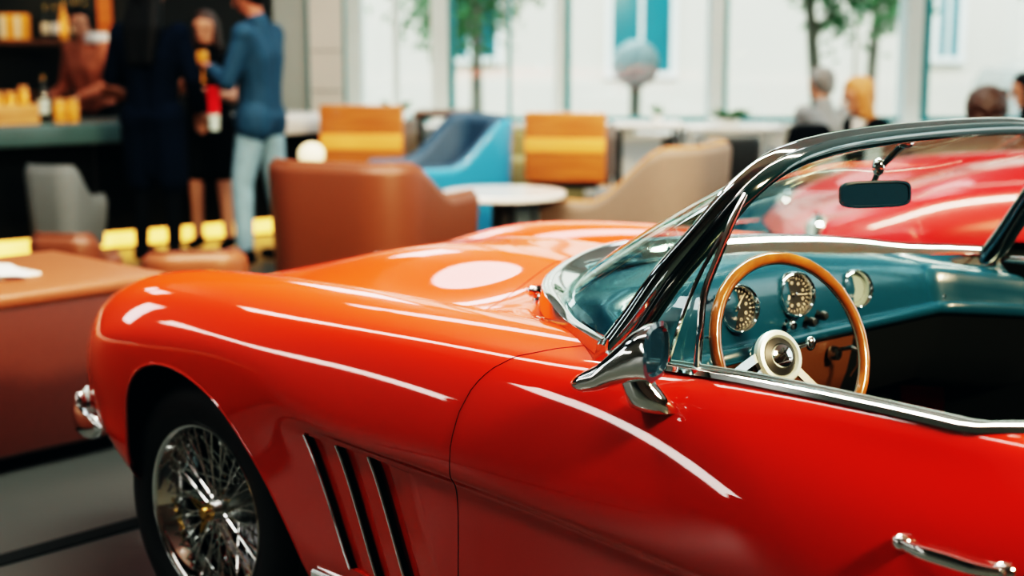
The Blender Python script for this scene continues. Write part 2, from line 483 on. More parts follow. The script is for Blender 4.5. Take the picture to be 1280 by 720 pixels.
# wheel wells
for s in (-1, 1):
    for P, x0 in ((ARCHF_D, 0), (ARCHR, 0)):
        mb = MB()
        P2 = [(p[0], p[1]) for p in P if p[1] > (.372 if p[0] < 0 else .2)]
        cx = sum(p[0] for p in P2)/len(P2)
        rows = []
        rows.append([(p[0], s*side_y(p[0], p[1], -.004), p[1]) for p in P2])
        rows.append([(p[0]+(p[0]-cx)*.04, s*(side_y(p[0], p[1], -.03)), p[1]+.006) for p in P2])
        rows.append([(p[0]+(p[0]-cx)*.04, s*.40, p[1]+.006) for p in P2])
        rows.append([(cx+(p[0]-cx)*.2, s*.40, .3) for p in P2])
        mb.grid(rows); mb.build('wheel_well', M['blackm'], body, angle=50)
        MB().tube([(p[0], s*side_y(p[0], p[1], -.003), p[1]) for p in P2], .0045, 8).build('arch_lip', M['paint'], body)
# underbody tray, closes the car below
mb = MB(); mb.box((-.46, 0, .31), (.36, .90, .16))
mb.box((1.25, 0, .215), (3.0, 1.0, .03)); mb.box((1.22,0,.225),(1.30,1.40,.03)); mb.build('underbody', M['blackm'], car)
# front and rear closing panels with grille mouth, lamps
ring0 = [tuple(G[0, k]) for k in range(0, nv)]
def close_panel(ring, name, xin, m):
    mb = MB(); full = [(p[0], -p[1], p[2]) for p in reversed(ring[1:])]+[tuple(p) for p in ring]
    cz = .5; cen = [(p[0]+xin, p[1]*.8, cz+(p[2]-cz)*.75) for p in full]; low = [(p[0]+xin*1.3, p[1]*.8, .40) for p in full]
    mb.grid([full, cen, low]); return mb.build(name, m, car)
close_panel(ring0, 'nose_panel', .02, M['paint'])
close_panel([tuple(G[-1, k]) for k in range(nv)], 'tail_panel', -.02, M['paint'])
mb = MB()
oval = [(.34*math.cos(a), .50+.065*math.sin(a)) for a in np.linspace(0, 2*math.pi, 48, endpoint=False)]
mb.prism(oval, -.845, -.80, axis='x'); gr = mb.build('grille', M['blackm'], car)
MB().tube([(-.85, p[0], p[1]) for p in oval], .010, 8, closed=True).build('grille_surround', M['chrome'], gr)
mb = MB()
for i in range(11): mb.box((-.852, -.30+.06*i, .50), (.004, .004, .11*math.sqrt(max(.05, 1-((-.30+.06*i)/.34)**2))))
for i in range(3): mb.box((-.853, 0, .47+.03*i), (.004, .58, .004))
mb.build('grille_bars', M['chrome'], gr)
for s in (-1, 1):
    hl = MB().lathe([(0, .030), (.05, .026), (.076, .010), (.082, 0), (.09, -.004), (.092, -.03)], (-.735, s*.45, .628), (-1, s*.03, .22), 32)
    hl.build('headlight', [M['lens']], car)
    MB().lathe([(.085, .006), (.094, .002), (.096, -.012), (.085, -.012)], (-.735, s*.45, .628), (-1, s*.03, .22), 32, close=True).build('headlight_ring', M['chrome'], car)
    MB().lathe([(0, .02), (.03, .016), (.042, 0), (.042, -.03)], (3.215, s*.52, .575), (1, s*.15, .05), 24).build('tail_light', mat('red_lens', (.5, .01, .01), .1, coat=1), car)
# front quarter bumpers with over-riders (chrome, ends rounded)
for s in (-1, 1):
    path = densify([(-.91, .26, .40), (-.895, .38, .40), (-.85, .49, .402), (-.775, .585, .405), (-.68, .655, .41), (-.57, .70, .415), (-.46, .715, .42)], 4)
    n = len(path)
    prof = [(.040*math.cos(a), .018*math.sin(a)) for a in np.linspace(0, 2*math.pi, 20, endpoint=False)]
    sc = [max(.05, min(1, math.sqrt(max(0, 1-((i/(n-1)-.5)/.5)**8)))) for i in range(n)]
    mb = MB(); mb.sweep([(p[0], s*p[1], p[2]) for p in path], prof, sc, up=(0, 0, 1))
    bp = mb.build('bumper', M['chrome'], car)
    MB().ell((-.63, s*.675, .452), (.020, .016, .030)).build('over_rider', M['chrome'], bp)
    mb = MB(); mb.tube([(-.80, s*.56, .40), (-.66, s*.50, .42)], .012); mb.build('bumper_bracket', M['black'], bp)
    path = densify([(3.36, .02, .46), (3.36, .35, .46), (3.31, .55, .46), (3.18, .70, .46), (2.98, .79, .46)], 4)
    MB().sweep([(p[0], s*p[1], p[2]) for p in path], prof, 1, up=(0, 0, 1)).build('rear_bumper', M['chrome'], car)

# ---------------------------------------------------------------- wheels
def wheel_parts(parent, s, spokes_individual):
    """wheel lying in the XZ plane, outer face toward s*Y"""
    tire = [(.205,-.075),(.215,-.085),(.25,-.092),(.285,-.088),(.303,-.070),(.309,-.05),(.311,-.02),(.311,.02),(.309,.05),(.303,.070),(.285,.088),(.25,.092),(.222,.088),(.212,.078),(.205,.070)]
    ax = (0, s, 0)
    MB().lathe(tire, (0,0,0), ax, 72).build('tire', M['rubber'], parent, angle=60)
    mb = MB()
    for r in (.304,):
        for k in range(-2, 3): mb.lathe([(.3095, k*.022-.003), (.3125, k*.022), (.3095, k*.022+.003)], (0,0,0), ax, 60)
    mb.build('tread', M['rubber'], parent)
    rim = [(.212,.079),(.209,.084),(.204,.083),(.199,.074),(.196,.055),(.180,.035),(.176,.0),(.178,-.04),(.190,-.065),(.208,-.08)]
    MB().lathe(rim, (0,0,0), ax, 72).build('rim', M['chrome'], parent, angle=50)
    hubp = [(.0,.066),(.018,.066),(.024,.060),(.028,.045),(.032,.040),(.036,.0),(.048,-.02),(.05,-.06),(0,-.06)]
    MB().lathe(hubp, (0,0,0), ax, 32).build('hub', M['steel'], parent)
    mb = MB(); mb.lathe([(0,.088),(.012,.087),(.018,.078),(.020,.066),(0,.066)], (0,0,0), ax, 24)
    for k in range(3):
        a = 2*math.pi*k/3+.4; c, sn = math.cos(a), math.sin(a)
        pts = [(c*r, s*y, sn*r) for r, y in ((.008,.076),(.022,.080),(.036,.084),(.047,.088))]
        mb.tube(pts, [.008, .008, .0065, .003], 8)
    mb.build('spinner', M['brass'], parent)
    MB().lathe([(.12,-.05),(.15,-.055),(.15,-.066),(.12,-.066)], (0,0,0), ax, 40, close=True).build('brake_drum', M['dark_chrome'], parent)
    allm = MB()
    n = 18
    for fam, (hr, hy, rr, ry, tw) in enumerate(((.030,.046,.196,.052,.34),(.030,.046,.196,.052,-.34),(.046,-.030,.179,.020,.62),(.046,-.030,.179,.020,-.62))):
        for k in range(n):
            a = 2*math.pi*(k+.5*(fam % 2)+.25*(fam > 1))/n
            p = (hr*math.cos(a), s*hy, hr*math.sin(a)); q = (rr*math.cos(a+tw), s*ry, rr*math.sin(a+tw))
            mid = [(p[i]+q[i])/2 for i in range(3)]
            if spokes_individual:
                MB().tube([p, q], .0021, 6).add([], []).build('spoke', M['chrome'], parent)
            else: allm.tube([p, q], .0021, 5)
    if not spokes_individual: allm.build('spokes', M['chrome'], parent)
def wheel(x, s, ind, par=car, z=.311):
    w = bpy.data.objects.new('wheel', None); COL.objects.link(w); w.parent = par; w.location = (x, s*.652, z)
    wheel_parts(w, s, ind); return w
wf = wheel(0, -1, True)
wheel(0, 1, False); wheel(2.42, -1, False); wheel(2.42, 1, False)

# ---------------------------------------------------------------- windscreen
def mir(P): return [(p[0], -p[1], p[2]) for p in reversed(P[:-1])]
def dens3(P, n): 
    P = np.array(P); t = np.r_[0, np.cumsum(np.sqrt(((P[1:]-P[:-1])**2).sum(1)))]
    return spline(t, P, np.linspace(0, t[-1], n))
WBs = dens3(WB+mir(WB), 97); WTs = dens3(WT+mir(WT), 97)
rows = []
for j in range(13):
    t = j/12; rows.append([tuple(WBs[i]*(1-t)+WTs[i]*t+np.array([-.03*4*t*(1-t)*math.sin(math.pi*i/96), 0, .008*4*t*(1-t)])) for i in range(97)])
gl = MB().grid(rows).build('windscreen_glass', M['glass'], car, angle=80)
upz = (0, 0, 1)
frame = MB()
oct_ = lambda a, b, n=14: [(a*math.copysign(abs(math.cos(t))**.7, math.cos(t)), b*math.copysign(abs(math.sin(t))**.7, math.sin(t))) for t in np.linspace(0, 2*math.pi, n, endpoint=False)]
nrm = []
for i in range(97):
    out = (WTs[i]-np.array([1.9, 0, 1.0])); nrm.append(tuple(out/np.linalg.norm(out)))
frame.sweep([tuple(p) for p in WTs], oct_(.019, .014), [1+.45*max(0, 1-min(i, 96-i)/16) for i in range(97)], 0, up=nrm)
wf_o = frame.build('windscreen_frame', M['dark_chrome'], car, angle=60)
# bright outer bead and inner channel of the frame
MB().tube([tuple(WTs[i]+np.array(nrm[i])*.019) for i in range(97)], .0045, 8).build('frame_bead', M['chrome'], wf_o)
inner = []
for i in range(97): inner.append(tuple(WTs[i]*1.0+np.array([.018, 0, -.006])))
MB().sweep(inner, oct_(.015, .012), 1, 0, up=nrm).build('frame_channel', M['teald'], wf_o)
# base moulding: broad chrome band that hugs the cowl, rubber gasket under it
base = []
bup = []
for i in range(97):
    p = WBs[i]; d = np.array([p[0]-1.5, p[1]*1.1, 0]); d = d/np.linalg.norm(d); base.append(tuple(p+d*.013+np.array([0,0,.004]))); bup.append((d[0]*-.2, d[1]*-.2, 1))
prof = [(-.014,-.026),(-.004,-.028),(.004,-.018),(.014,.002),(.017,.012),(.012,.020),(-.012,.020)]
MB().sweep(base, [(p[0], -p[1]) for p in prof], 1.45, 0, up=bup).build('windscreen_base', M['chrome'], car, angle=50)
MB().tube([tuple(np.array(b)+np.array([(p[0]-1.5)*.03, 0, -.010])) for b, p in zip(base, WBs)], .006, 8).build('windscreen_gasket', M['black'], car)

# quarter-light posts (each side)
for s in (-1, 1):
    P = [(1.392,-.742,.880),(1.392,-.735,.945),(1.388,-.722,.995),(1.394,-.700,1.045),(1.402,-.672,1.105),(1.405,-.640,1.150)]
    mbq = MB(); mbq.sweep([(p[0], p[1]*-s, p[2]) for p in dens3(P, 24)], oct_(.0065, .005, 10), 1, up=(0, 1, 0))
    q = mbq.build('quarter_light_post', M['chrome'], car)
    P2 = [(1.335,-.742,.880),(1.345,-.728,.94),(1.365,-.705,1.02),(1.388,-.672,1.09)]
    MB().tube([(p[0], p[1]*-s, p[2]) for p in dens3(P2, 16)], .0035, 8).build('quarter_light_bead', M['chrome'], q)
    A = dens3(P, 12); B = dens3(WT[:5], 12)
    g = MB(); g.grid([[(a[0], a[1]*-s, a[2]) for a in A], [(b[0]+.03, b[1]*-s, b[2]) for b in B]]); g.build('quarter_light_glass', M['glass'], q)

# wipers
def wiper(y0, parent=car):
    z0 = top_z(.735, y0)
    w = MB(); w.lathe([(0,.030),(.010,.029),(.013,.022),(.013,.012),(.019,.006),(.021,0),(0,0)], (.728, y0, z0), (-.2,0,1), 20)
    w.ell((.715, y0-.016, z0+.016), (.012, .012, .012), 0, 8)
    o = w.build('wiper_pivot', M['chrome'], car)
    pts = dens3([(.728,y0,z0+.026),(.722,y0+.08,z0+.040),(.722,y0+.16,z0+.052),(.72,y0+.24,z0+.058)], 14)
    MB().tube(pts, .0035, 8).build('wiper_arm', M['chrome'], o)
    pts = dens3([(.752,y0+.02,z0+.040),(.718,y0+.12,z0+.052),(.700,y0+.24,z0+.052),(.69,y0+.38,z0+.046)], 14)
    MB().sweep(pts, [(-.006,-.002),(.004,-.003),(.004,.003),(-.006,.002)], 1, up=upz).build('wiper_blade', M['steel'], o)
wiper(-.375); wiper(.10)

# ---------------------------------------------------------------- door top, handle, mirror
for s, dpar in ((-1, door), (1, door_r)):
    xs = np.linspace(1.235, 2.0, 30)
    ytop = lambda x: .742 if x < 1.86 else .742-.05*((x-1.86)/.14)
    pts = [(x, s*(ytop(x)+.006), top_z(x, s*(ytop(x)+.004))+.004) for x in xs]
    MB().sweep(pts, [(-.006,-.008),(.003,-.008),(.006,-.003),(.006,.003),(.003,.008),(-.006,.008)], 1, up=upz).build('door_sill_trim', M['chrome'], dpar)
    pts2 = [(p[0], p[1]-s*.020, p[2]-.004) for p in pts]
    MB().sweep(pts2, [(-.010,-.012),(.003,-.012),(.006,-.006),(.006,.006),(.003,.012),(-.010,.012)], 1, up=upz).build('window_seal', M['black'], dpar)
    pts3 = [(p[0], p[1]-s*.036, p[2]-.002) for p in pts]
    MB().sweep(pts3, [(-.006,-.004),(.004,-.004),(.004,.004),(-.006,.004)], 1, up=upz).build('inner_sill_trim', M['steel'], dpar)
    # inner door card
    mb = MB(); rows = []
    for x in np.linspace(1.10, 2.04, 14):
        rows.append([(x, s*yy, zz) for yy, zz in ((.708,.868),(.702,.80),(.712,.6),(.715,.28))])
    mb.grid(rows); mb.build('door_card', M['blackm'], dpar)
    # door handle
    zh = .712; X0 = 1.80
    yb = lambda x: side_y(x, zh)
    h = MB()
    pts = [(X0, s*(yb(X0)+.014), zh), (X0+.03, s*(yb(X0)+.024), zh), (X0+.08, s*(yb(X0)+.026), zh-.002), (X0+.125, s*(yb(X0)+.024), zh-.004), (X0+.15, s*(yb(X0)+.012), zh-.005)]
    h.sweep(dens3(pts, 20), oct_(.009, .006, 12), [.75+.35*math.sin(math.pi*i/19) for i in range(20)], up=upz)
    h.ell((X0+.002, s*(yb(X0)+.008), zh), (.016, .014, .013), 0, 10)
    h.ell((X0+.148, s*(yb(X0)+.006), zh-.005), (.018, .012, .014), 0, 10)
    h.lathe([(0,.012),(.006,.011),(.009,.004),(.009,0)], (X0+.148, s*(yb(X0)+.008), zh-.005), (0, s, 0), 14)
    h.build('door_handle', M['chrome'], dpar)
# wing mirror on the driver's door
def loft(sections, n=24):
    rows = []
    for c, a, b, yaw, p in sections:
        row = []
        for k in range(n):
            t = 2*math.pi*k/n; ct, st_ = math.cos(t), math.sin(t)
            u = a*math.copysign(abs(ct)**p, ct); w = b*math.copysign(abs(st_)**p, st_)
            row.append((c[0]-u*math.sin(yaw), c[1]+u*math.cos(yaw), c[2]+w))
        rows.append(row)
    return rows
wm = MB()
secs = [((1.222,-.850,.846),.003,.002,0,1),((1.230,-.848,.848),.016,.011,.1,1),((1.248,-.844,.853),.026,.018,.1,1),((1.274,-.838,.864),.033,.023,.15,1),((1.305,-.832,.886),.040,.032,.2,1),((1.335,-.828,.905),.047,.041,.25,.9),((1.358,-.824,.915),.051,.046,.25,.8),((1.372,-.822,.917),.052,.047,.25,.75)]
wm.grid(loft(secs), closed=True)
wmo = wm.build('wing_mirror', M['chrome'], door, angle=50)
g = MB(); rows = loft([((1.372,-.822,.917),.052,.047,.25,.75),((1.374,-.822,.917),.044,.039,.25,.75),((1.368,-.822,.917),.040,.035,.25,.75),((1.368,-.822,.917),.001,.001,.25,.75)])
g.grid(rows, closed=True); g.build('mirror_glass', M['mirror'], wmo, angle=40)
ft = MB()
ft.grid(loft([((1.318,-.822,.885),.024,.001,0,1),((1.318,-.822,.885),.024,.02,0,1)]), closed=True)
fsec = []
for z, cx, cy, a, b in ((.905,1.312,-.826,.024,.034),(.882,1.325,-.826,.022,.034),(.862,1.338,-.824,.022,.034),(.845,1.348,-.818,.027,.038),(.830,1.352,-.808,.032,.044),(.818,1.352,-.800,.030,.044)):
    fsec.append([(cx+b*math.cos(t), cy+a*math.sin(t), z) for t in np.linspace(0, 2*math.pi, 24, endpoint=False)])
ft = MB(); ft.grid(fsec, closed=True); ft.add(fsec[-1], [tuple(range(24))]); ft.build('mirror_foot', M['chrome'], wmo, angle=60)

# ---------------------------------------------------------------- cockpit
def crest(y): 
    return float(np.interp(y, [-.70,-.62,-.5,-.2,.1,.4,.55,.72], [.886,.908,.940,.950,.937,.898,.872,.840]))
def lipz(y): return float(np.interp(y, [-.7, 0, .7], [.785, .772, .752]))
rows = []; rows2 = []; rows3 = []
for y in np.linspace(-.715, .715, 61):
    xb = float(np.interp(abs(y), [abs(p[1]) for p in reversed(WB)], [p[0] for p in reversed(WB)]))+.02
    zb = .880; c = crest(y); lz = lipz(y)
    xc = 1.06+.02*abs(y)+(.10*max(0, abs(y)-.6)/.1 if abs(y) > .6 else 0)
    xc = max(xc, xb+.05); r = [(xb, y, zb if abs(y) < .68 else min(zb, c-.002))]
    for t in (.2, .4, .6, .8): r.append((xb+(xc-xb)*t, y, zb+(c-zb)*math.sin(t*math.pi/2)))
    r += [(xc, y, c), (xc+.025, y, c-.006), (xc+.040, y, c-.022), (xc+.050, y, c-.045), (xc+.055, y, c-.07)]
    r += [(xc+.060, y, lz+.022)]
    rows.append(r)
    cx, cz = xc+.066, lz+.008
    rows2.append([(cx+.016*math.cos(a), y, cz+.016*math.sin(a)) for a in np.linspace(math.pi*.6, -math.pi*.7, 10)])
    rows3.append([(xc+.060, y, lz-.004), (xc+.055, y, lz-.05), (xc+.045, y, lz-.10), (xc+.02, y, lz-.17), (xc-.05, y, lz-.20)])
dash = MB().grid(rows).build('dashboard', M['dash'], car, angle=60)
MB().grid(rows2).build('dash_roll', M['dash'], dash, angle=60)
MB().grid(rows3[:40]).build('lower_dash', M['dashlow'], dash, angle=60)
MB().grid(rows3[39:]).build('glovebox_panel', M['blackm'], dash, angle=60)  # passenger side of the lower dash, deep shade put into a black colour
def gauge(y, z, r, x=1.125, tilt=.30, face=0, needle=-.8):
    ax = Vector((1, -tilt, .16)).normalized()
    X = Matrix.Translation((x, y, z)) @ Vector((0,0,1)).rotation_difference(ax).to_matrix().to_4x4()
    mb = MB()
    mb.lathe([(r*1.12,-.03),(r*1.12,.006),(r*1.06,.010),(r,.008),(r*.93,-.002),(r*.93,-.008)], n=40, mi=0, T=X)
    mb.lathe([(r*.94,-.007),(0,-.007)], n=40, mi=1, T=X)
    if not face:
        for k in range(22):
            a = math.pi*(1.25-1.5*k/21)
            c, s_ = math.cos(a), math.sin(a); r1, r2 = r*.88, r*(.74 if k % 3 == 0 else .80); w = .0009
            mb.add([(r1*c-w*s_, r1*s_+w*c, -.006), (r1*c+w*s_, r1*s_-w*c, -.006), (r2*c+w*s_, r2*s_-w*c, -.006), (r2*c-w*s_, r2*s_+w*c, -.006)], [(0,1,2,3)], 2, X)
        for k in range(7):
            a = math.pi*(1.2-1.4*k/6); mb.lathe([(r*.075,-.0055),(r*.045,-.0055)], (r*.58*math.cos(a), r*.58*math.sin(a), 0), n=8, mi=2, T=X)
        mb.lathe([(r*.13,-.0052),(0,-.0052)], (0,-r*.42,0), n=14, mi=2, T=X)
        c, s_ = math.cos(needle), math.sin(needle)
        mb.tube([(-c*r*.15, -s_*r*.15, -.004), (c*r*.75, s_*r*.75, -.004)], [.0018, .0006], 6, 2, T=X)
        mb.lathe([(0,.001),(r*.10,.0),(r*.11,-.005)], n=16, mi=0, T=X)
    else:
        mb.lathe([(r*.80,-.0055),(r*.78,-.0055)], n=32, mi=0, T=X)
    return mb.build('gauge', [M['chrome'], M['dialg' if face == 1 else 'dial'], M['mark']], dash, angle=40)
gauge(-.238, .872, .043, needle=2.2)
gauge(-.030, .873, .042, needle=1.2)
gauge(.214, .853, .038, face=1)
gauge(-.345, .812, .019, needle=.6)
def knob(y, z, r=.009, m='chrome', x=1.12):
    MB().lathe([(0,.028),(r*.7,.027),(r,.022),(r,.014),(r*.5,.010),(r*.5,0),(r*1.2,0),(r*1.2,-.004)], (x, y, z), (1,-.15,.1), 16).build('knob', M[m], dash)
knob(-.062, .812, .011); knob(.018, .808, .010, 'black'); knob(.062, .815, .010, 'black'); knob(.60, .785, .008); knob(-.30,.90,.006)
# ignition bracket under the roll
mb = MB(); mb.tube([(1.145,.115,.735),(1.175,.118,.745),(1.185,.135,.735),(1.180,.14,.70),(1.165,.138,.675)], [.004,.005,.006,.005,.004], 8)
mb.lathe([(0,.02),(.014,.018),(.016,.008),(.016,0)], (1.125,.12,.725), (1,0,0), 18); mb.build('key_switch', M['steel'], dash)
# steering wheel
sw = bpy.data.objects.new('steering_wheel', None); COL.objects.link(sw); sw.parent = car
SWC = Vector((1.335, -.375, .846)); SWN = Vector((1, -.30, .42)).normalized(); SWR = .168
sw.location = SWC
Q = Vector((0,0,1)).rotation_difference(SWN).to_matrix().to_4x4()
ang = np.linspace(0, 2*math.pi, 97)[:-1]
MB().tube([Q @ Vector((SWR*math.cos(a), SWR*math.sin(a), 0)) for a in ang], [.0112+.0003*math.cos(a*24) for a in ang], 12, closed=True).build('rim', M['steer'], sw)
MB().tube([Q @ Vector(((SWR-.011)*math.cos(a), (SWR-.011)*math.sin(a), 0)) for a in ang], .0022, 6, closed=True).build('rim_band', M['steel'], sw)
ux, uy = Q @ Vector((1,0,0)), Q @ Vector((0,1,0))
def wheel_dir(a):       # a measured from "up" in the wheel plane
    up = (Vector((0,0,1)) - SWN*SWN.z).normalized(); rt = SWN.cross(up); return up*math.cos(a)+rt*math.sin(a)
for a in (1.95, 3.62):
    d = wheel_dir(a); w = SWN.cross(d); mb = MB()
    for off in (-.011, .011):
        pts = [d*.03-SWN*.046+w*off*1.2, d*.09-SWN*.030+w*off*1.5, d*(SWR-.008)+w*off*1.8]
        mb.sweep(pts, [(-.002,-.008),(.002,-.008),(.002,.008),(-.002,.008)], 1, up=SWN)
    mb.build('spoke', M['steel'], sw)
Q = Matrix.Translation(-SWN*.040+Vector((0,0,-.010))) @ Q
hb = MB(); hb.lathe([(.028,-.05),(.045,-.02),(.050,-.005)], n=40, T=Q)
hb.lathe([(.050,-.005),(.0505,.006),(.047,.011),(.040,.012),(.036,.007)], n=40, mi=2, T=Q)
hb.lathe([(.036,.007),(.035,.009),(.024,.013),(.023,.012)], n=40, mi=1, T=Q)
hb.lathe([(.023,.012),(.021,.017),(.010,.020),(0,.020)], n=40, mi=0, T=Q)
# small prancing emblem simplified to raised strokes
for a, b in (((-.010,-.010),(-.004,.0)),((-.004,0),(.006,.004)),((.006,.004),(.010,.013)),((.004,.002),(.008,-.008)),((-.002,0),(-.001,-.012)),((-.006,-.001),(-.012,.006))):
    hb.tube([(a[0], a[1], .0195), (b[0], b[1], .0195)], .0016, 6, 1, T=Q)
hb.build('horn_button', [M['chrome'], M['dial'], mat('satin_silver', (.62,.72,.72), .35, metal=.5)], sw)
cd = Vector((1.08,-.34,.74))-SWC
MB().tube([SWN*-.07, cd*.5, cd], [.024,.026,.03], 20).build('steering_column', M['chrome'], sw)
mb = MB(); p = SWC*0+Vector((-.05,.03,-.02)); mb.tube([(-.05,.0,-.03),(-.03,.07,-.015),(-.025,.10,-.012)], [.004,.004,.003], 8); mb.ell((-.025,.105,-.012),(.009,.012,.014),0,8); mb.build('indicator_stalk', M['chrome'], sw)
# rear-view mirror on its bracket
rv = bpy.data.objects.new('rear_view_mirror', None); COL.objects.link(rv); rv.parent = car
rv.location = (1.295, -.028, 1.094); rv.rotation_euler = (0, R(-4), R(-32))
mb = MB(); rows = loft([((-.028,0,0),.040,.014,0,.5),((-.022,0,0),.060,.022,0,.5),((-.004,0,0),.076,.0265,0,.45),((.006,0,0),.077,.027,0,.45)], 32)
mb.grid(rows, closed=True); mb.add(rows[0], [tuple(range(32))]); mb.build('housing', M['black'], rv, angle=50)
rows = loft([((.006,0,0),.077,.027,0,.45),((.007,0,0),.072,.0225,0,.45),((.004,0,0),.071,.0215,0,.45),((.004,0,0),.001,.001,0,.45)], 32)
MB().grid(rows, closed=True).build('mirror_glass', M['mirror'], rv, angle=40)
rw = MB(); rw.tube([(1.285,-.028,1.10),(1.300,-.022,1.145),(1.335,-.012,1.185),(1.352,-.004,1.202)], [.006,.006,.007,.008], 10)
rw.ell((1.298,-.024,1.147), (.013,.012,.018), 0, 10); rw.ell((1.345,-.006,1.195), (.015,.022,.010), 0, 10)
rw.build('mirror_bracket', M['chrome'], car)
# tub: floor, tunnel, bulkhead, seats, pedals
mb = MB(); mb.box((1.5,0,.245),(1.35,1.40,.02)); mb.box((1.55,0,.34),(1.2,.24,.18), b=.04)
mb.box((2.055,0,.55),(.03,1.42,.62)); mb.box((.98,0,.50),(.03,1.36,.46))
mb.build('cockpit_tub', M['blackm'], car)
def seat(y):
    s_ = bpy.data.objects.new('seat', None); COL.objects.link(s_); s_.parent = car; s_.location = (1.72, y, .27)
    MB().box((0,0,.09),(.50,.46,.16), b=.06).build('seat_cushion', M['seatblk'], s_)
    mb = MB(); X = Matrix.Translation((.24,0,.30)) @ Matrix.Rotation(R(14), 4, 'Y'); mb.box((0,0,0),(.12,.46,.46), b=.055, T=X); mb.build('seat_back', M['seatblk'], s_)
seat(-.36); seat(.36)
mb = MB(); mb.tube([(1.45,0,.42),(1.46,0,.56)], .007); mb.ell((1.46,0,.57),(.018,.018,.018),0,8); mb.build('gear_lever', M['chrome'], car)
# dark folded hood edge round the rear of the cockpit
pts = dens3([(1.98,-.70,.89),(2.07,-.62,.905),(2.10,-.3,.912),(2.10,0,.912),(2.10,.3,.912),(2.07,.62,.905),(1.98,.70,.89)], 40)
MB().tube(pts, .022, 10).build('cockpit_coaming', M['seatblk'], car)

#SECOND_CAR
# ------------------------------------------------------------------ second red car, parked behind
def car2room(x, y):
    v = Matrix.Rotation(car_rz, 3, 'Z') @ Vector((x, y, 0)); return (v.x+car_loc[0], v.y+car_loc[1])
car2 = thing('sports_car', 'deep red sports car parked behind, seen through the windscreen of the near car', 'car', (1.92, 5.98, 0), R(-3))
for src, nm in ((body, 'body'), (hood, 'hood'), (door, 'door'), (door_r, 'door')):
    o = src.copy(); o.data = src.data.copy(); o.data.materials[0] = M['paint2']; o.name = nm; COL.objects.link(o); o.parent = car2
    if nm == 'body': body2 = o
for o in list(car.children):
    n = o.name.split('.')[0]
    if n in ('nose_panel', 'tail_panel', 'grille', 'headlight', 'headlight_ring', 'underbody', 'side_vent', 'windscreen_glass', 'windscreen_frame', 'windscreen_base', 'cockpit_tub', 'seat', 'dashboard', 'cockpit_coaming', 'tail_light'):
        c = o.copy(); COL.objects.link(c); c.parent = car2
        if n in ('grille', 'seat'):
            for ch in list(o.children):
                d = ch.copy(); COL.objects.link(d); d.parent = c
        if n in ('nose_panel', 'tail_panel', 'side_vent'):
            c.data = o.data.copy(); c.data.materials[0] = M['paint2']
for o in list(body.children):
    if o.name.startswith(('wheel_well',)):
        c = o.copy(); COL.objects.link(c); c.parent = body2
for x in (0, 2.42):
    for s in (-1, 1): wheel(x, s, False, car2)

